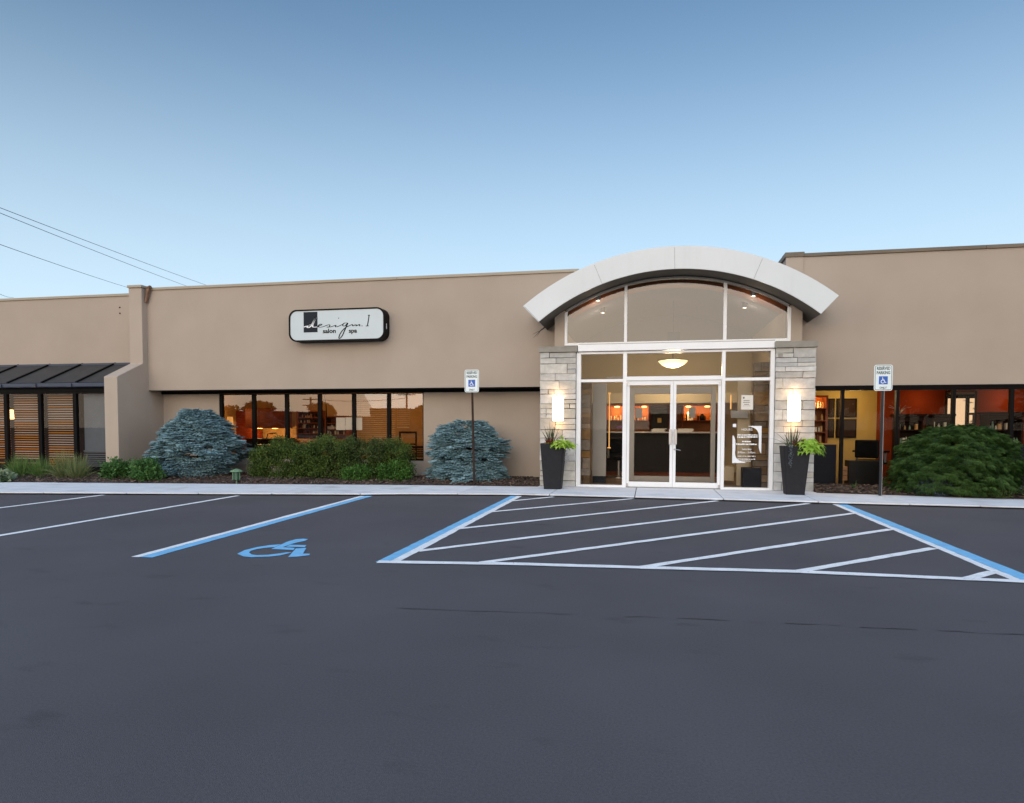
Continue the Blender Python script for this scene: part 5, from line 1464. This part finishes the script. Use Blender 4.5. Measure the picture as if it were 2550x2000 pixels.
# right shop
shelving('lit cherry shelf unit against the stone pillar inside the shop', 3.05, 3.66, 15.1, .93, 1.93, [3.07, 3.64], [1.16, 1.40, 1.66], 8, lamps=[(3.30, 1.86, 9)])
for k, z in enumerate((.945, 1.172, 1.412, 1.672)):
    bottles(3.10, 3.62, 15.2, z, 70 + k, ['products on the bottom board of the lit shelf unit by the pillar', 'products on the third board of the lit shelf unit by the pillar', 'products on the second board of the lit shelf unit by the pillar', 'glowing products on the top board of the lit shelf unit by the pillar'][k], hs=(.08, .17), group='products on board %s of the lit shelf' % ['one', 'two', 'three', 'four'][k], mats=('bottle_a', 'bottle_b', 'cherry', 'bottle_a'))
for (a, b, z0, z1, lb) in [(4.13, 4.27, 1.50, 1.94, 'upper left dark picture of the four on the yellow wall'), (4.31, 4.75, 1.50, 1.94, 'upper right dark picture of the four on the yellow wall'),
                           (4.13, 4.27, 1.02, 1.46, 'lower left dark picture of the four on the yellow wall'), (4.31, 4.75, 1.02, 1.46, 'lower right dark picture of the four on the yellow wall')]:
    t = thing('wall_picture', lb, 'picture', ((a + b) / 2, 17.04, (z0 + z1) / 2), 'dark pictures on the yellow wall')
    MB().box(a, b, 17.02, 17.055, z0, z1).build('frame', M['black'], t)
    MB().box(a + .03, b - .03, 17.014, 17.019, z0 + .03, z1 - .03).build('print', M['dark_wood'], t)
cb = thing('styling_cabinet', 'black low cabinet with a wooden side on the shop floor by the post', 'cabinet', (4.3, 14.95, .05))
MB().box(4.03, 4.66, 14.86, 15.2, .05, .58).build('cabinet_body', M['counter'], cb)
for z in (.17, .27, .37): MB().box(3.92, 4.02, 14.95, 15.2, z, z + .09).build('drawer', M['wood'], cb)
for (a, b, z0, z1, lb, sh) in [(5.38, 5.87, .82, 1.56, 'dark wood display hutch left of the mirror on the red wall', 1.22), (6.05, 6.42, .82, 1.56, 'dark wood display hutch directly beside the mirror', 1.24), (7.14, 7.80, .70, 1.60, 'wide dark wood display hutch at the right edge of the photo', 1.23)]:
    x_ = (a + b) / 2
    t = thing('display_hutch', lb, 'cabinet', (x_, 16.3, .05), 'dark display hutches on the red wall')
    MB().box(a, b, 16.5, 16.6, .05, z1 - .05).build('back_panel', M['dark_wood'], t)
    MB().box(a - .05, b + .05, 16.1, 16.6, z1 - .048, z1).build('cornice', M['dark_wood'], t)
    for x in (a, b - .03): MB().box(x, x + .03, 16.2, 16.498, .05, z1 - .05).build('side', M['dark_wood'], t)
    MB().box(a + .031, b - .031, 16.2, 16.498, z1 - .16, z1 - .05).build('frieze', M['dark_wood'], t)
    for z in (sh, sh - .30): MB().box(a + .031, b - .031, 16.2, 16.498, z - .025, z).build('shelf_board', M['dark_wood'], t)
    MB().box(a + .031, b - .031, 16.2, 16.498, .05, .72).build('lower_case', M['dark_wood'], t)
    for z, q in ((sh, 'upper'), (sh - .30, 'lower')):
        bottles(a + .04, b - .04, 16.3, z + .001, int(a * 100 + z * 7), 'product on the %s board of the %s' % (q, lb.split(' on ')[0].split(' at ')[0].split(' just')[0]), hs=(.08, .17), group='products on the %s board, hutch %s' % (q, {5.38: 'left', 6.05: 'middle', 7.14: 'wide', 8.1: 'far'}[a]), mats=('bottle_b', 'bottle_a', 'bottle_c', 'bottle_b'))
mi = thing('wall_mirror', 'tall wall mirror on the red wall reflecting the sunset sky', 'mirror', (6.74, 16.55, 1.6))
MB().box(6.48, 7.02, 16.575, 16.60, .95, 2.06).build('mirror_glass', M['mirror'], mi)
MB().box(6.44, 6.478, 16.56, 16.615, .93, 2.08).box(7.022, 7.06, 16.56, 16.615, .93, 2.08).build('mirror_frame', M['dark_wood'], mi)
ceiling_disc(4.32, 15.6, 2.14, 'round lit ceiling light in front of the yellow wall', 16, r=.11, col=(1, .74, .36))
ceiling_disc(4.48, 16.5, 2.14, 'small lit ceiling spot near the yellow wall', 8, r=.05, col=(1, .74, .36), mat='spot_glow')
for i, (x, e) in enumerate([(5.9, 3.0), (7.55, 4.0), (9.2, 4.0)]):
    ceiling_disc(x, 16.25, 2.14, ['lit ceiling spot over the hutch beside the mirror', 'lit ceiling spot over the wide hutch at the right edge', 'lit ceiling spot beyond the right edge'][i], e, r=.05, col=(1, .60, .26), mat='spot_glow')
gb = thing('glass_ornament', 'sparkling glass branch ornament on the hutch left of the mirror', 'ornament', (5.5, 15.6, 1.5))
mb = MB()
for k in range(7):
    a = k * .9; mb.tube([(5.42, 16.3, 1.56), (5.42 + .1 * math.cos(a), 16.3 + .05 * math.sin(a), 1.68), (5.42 + .24 * math.cos(a), 16.3 + .08 * math.sin(a), 1.72 + .04 * (k % 3))], [.008, .006, .003], 5)
mb.build('branches', M['steel'], gb)

# ------------------------------------------------------------------ across the road, behind the camera: seen only mirrored in the glass
def low_building(x0, x1, y, d, h, mat, label):
    t = thing('distant_building', label, 'building', ((x0 + x1) / 2, y, 0))
    MB().box(x0, x1, y - d, y, 0, h).build('wall', M[mat], t)
    MB().box(x0 - .1, x1 + .1, y - d - .1, y + .1, h, h + .18).build('roof', M['coping_dark'], t)
    n = int((x1 - x0) / 4)
    for k in range(n):
        x = x0 + (k + .5) * (x1 - x0) / n
        wn = MB().box(x - .8, x + .8, y + .02, y + .08, .9, 2.2).build('window', M['bronze'], t)
low_building(-78, -61, -75, 14, 3.7, 'far_wall', 'low brown building across the road, mirrored in the first windows')
low_building(-58, -50, -76, 12, 2.9, 'far_wall2', 'small pale building across the road, mirrored in the middle windows')
low_building(-45, -39, -74, 10, 4.1, 'far_wall', 'stepped brown building across the road, mirrored in the blinds')
low_building(-39, -22, -77, 10, 3.0, 'far_wall2', 'pale flat building across the road, mirrored in the last window')
low_building(0, 26, -80, 14, 3.2, 'far_wall', 'brown building across the road, mirrored in the entrance')
def far_tree(x, y, h, r, seed, label, conifer=False):
    rg = np.random.default_rng(seed)
    t = thing('distant_tree', label, 'tree', (x, y, 0))
    n = 2600
    u = unit(rg.normal(0, 1, (n, 3)))
    if conifer:
        z = rg.random(n) ** .7; a = rg.uniform(0, 2 * np.pi, n); rad = (1 - z) * r * (.75 + .25 * np.sin(z * 40)) * np.sqrt(rg.random(n))
        P = np.stack([x + rad * np.cos(a), y + rad * np.sin(a), .8 + z * (h - .8)], 1); D = np.stack([np.cos(a), np.sin(a), -.3 + 0 * a], 1)
    else:
        cl = unit(rg.normal(0, 1, (14, 3))) * .62; k = rg.integers(0, 14, n)
        P = np.array([x, y, h * .62]) + (cl[k] + u * .38 * rg.random((n, 1)) ** .4) * np.array([r, r, h * .38]); D = u
    leaf_cloud('crown', P, D + rg.normal(0, .4, D.shape), u + np.array([0, 0, .7]), .55, .35, M['far_leaf'], t)
    MB().tube([(x, y, 0), (x + .1, y, h * .45), (x, y, h * .7)], [.22, .15, .05], 7).build('trunk', M['trunk'], t)
for (x, y, h, r, s, c, lb) in [(-70, -70, 5.6, 3.5, 1, False, 'round dark tree across the road, mirrored over the red cabinet'), (-62, -69, 5.2, 3.0, 2, False, 'leafy tree across the road right of the brown building'), (-52, -70, 5.0, 2.6, 3, False, 'leafy tree across the road by the small pale building'),
                               (-34, -70, 4.4, 2.4, 4, False, 'low tree across the road by the pale flat building'), (-24, -70, 4.6, 3.0, 5, False, 'low tree across the road, mirrored in the last window'),
                               (30, -30, 14, 4.6, 6, True, 'tall conifer across the lot, mirrored in the shop windows'), (36, -34, 16, 6.0, 7, False, 'big tree across the lot, mirrored at the right'), (13, -33, 7.5, 3.8, 11, False, 'broad tree across the lot, mirrored beside the entrance'), (18, -32, 8.5, 4.2, 12, False, 'broad tree across the lot, mirrored over the yellow wall'), (21.5, -34, 8.0, 3.6, 13, False, 'broad tree across the lot, mirrored over the red wall'), (45, -34, 15, 6.5, 8, False, 'big tree across the lot beyond the conifer'), (24, -38, 12, 5, 9, False, 'big tree across the lot left of the conifer')]:
    far_tree(x, y, h, r, s, lb, c)
def pole(x, y, h, label):
    t = thing('utility_pole', label, 'pole', (x, y, 0))
    MB().tube([(x, y, 0), (x, y, h)], [.16, .11], 8).build('shaft', M['pole_wood'], t)
    for z in (h - .3, h - 1.1): MB().box(x - 1.2, x + 1.2, y - .06, y + .06, z - .06, z + .06).build('crossarm', M['pole_wood'], t)
pole(-31.6, -55, 6.6, 'wooden utility pole mirrored in the last office window')
pole(-46, -56, 5.3, 'wooden utility pole mirrored in the third office window')
pole(-75, -55, 7.0, 'wooden utility pole mirrored in the first office window')
for (a, b, z, lb) in [(-75, -46, 6.2, 'cable across the road between the two left poles'), (-46, -31.6, 5.1, 'cable across the road between the two right poles')]:
    pts = [(a + (b - a) * k / 16, -55.5, z - .8 * 4 * (k / 16) * (1 - k / 16) * .5) for k in range(17)]
    tag(MB().tube(pts, .03, 5).build('roadside_cable', M['cable']), lb, 'cable')
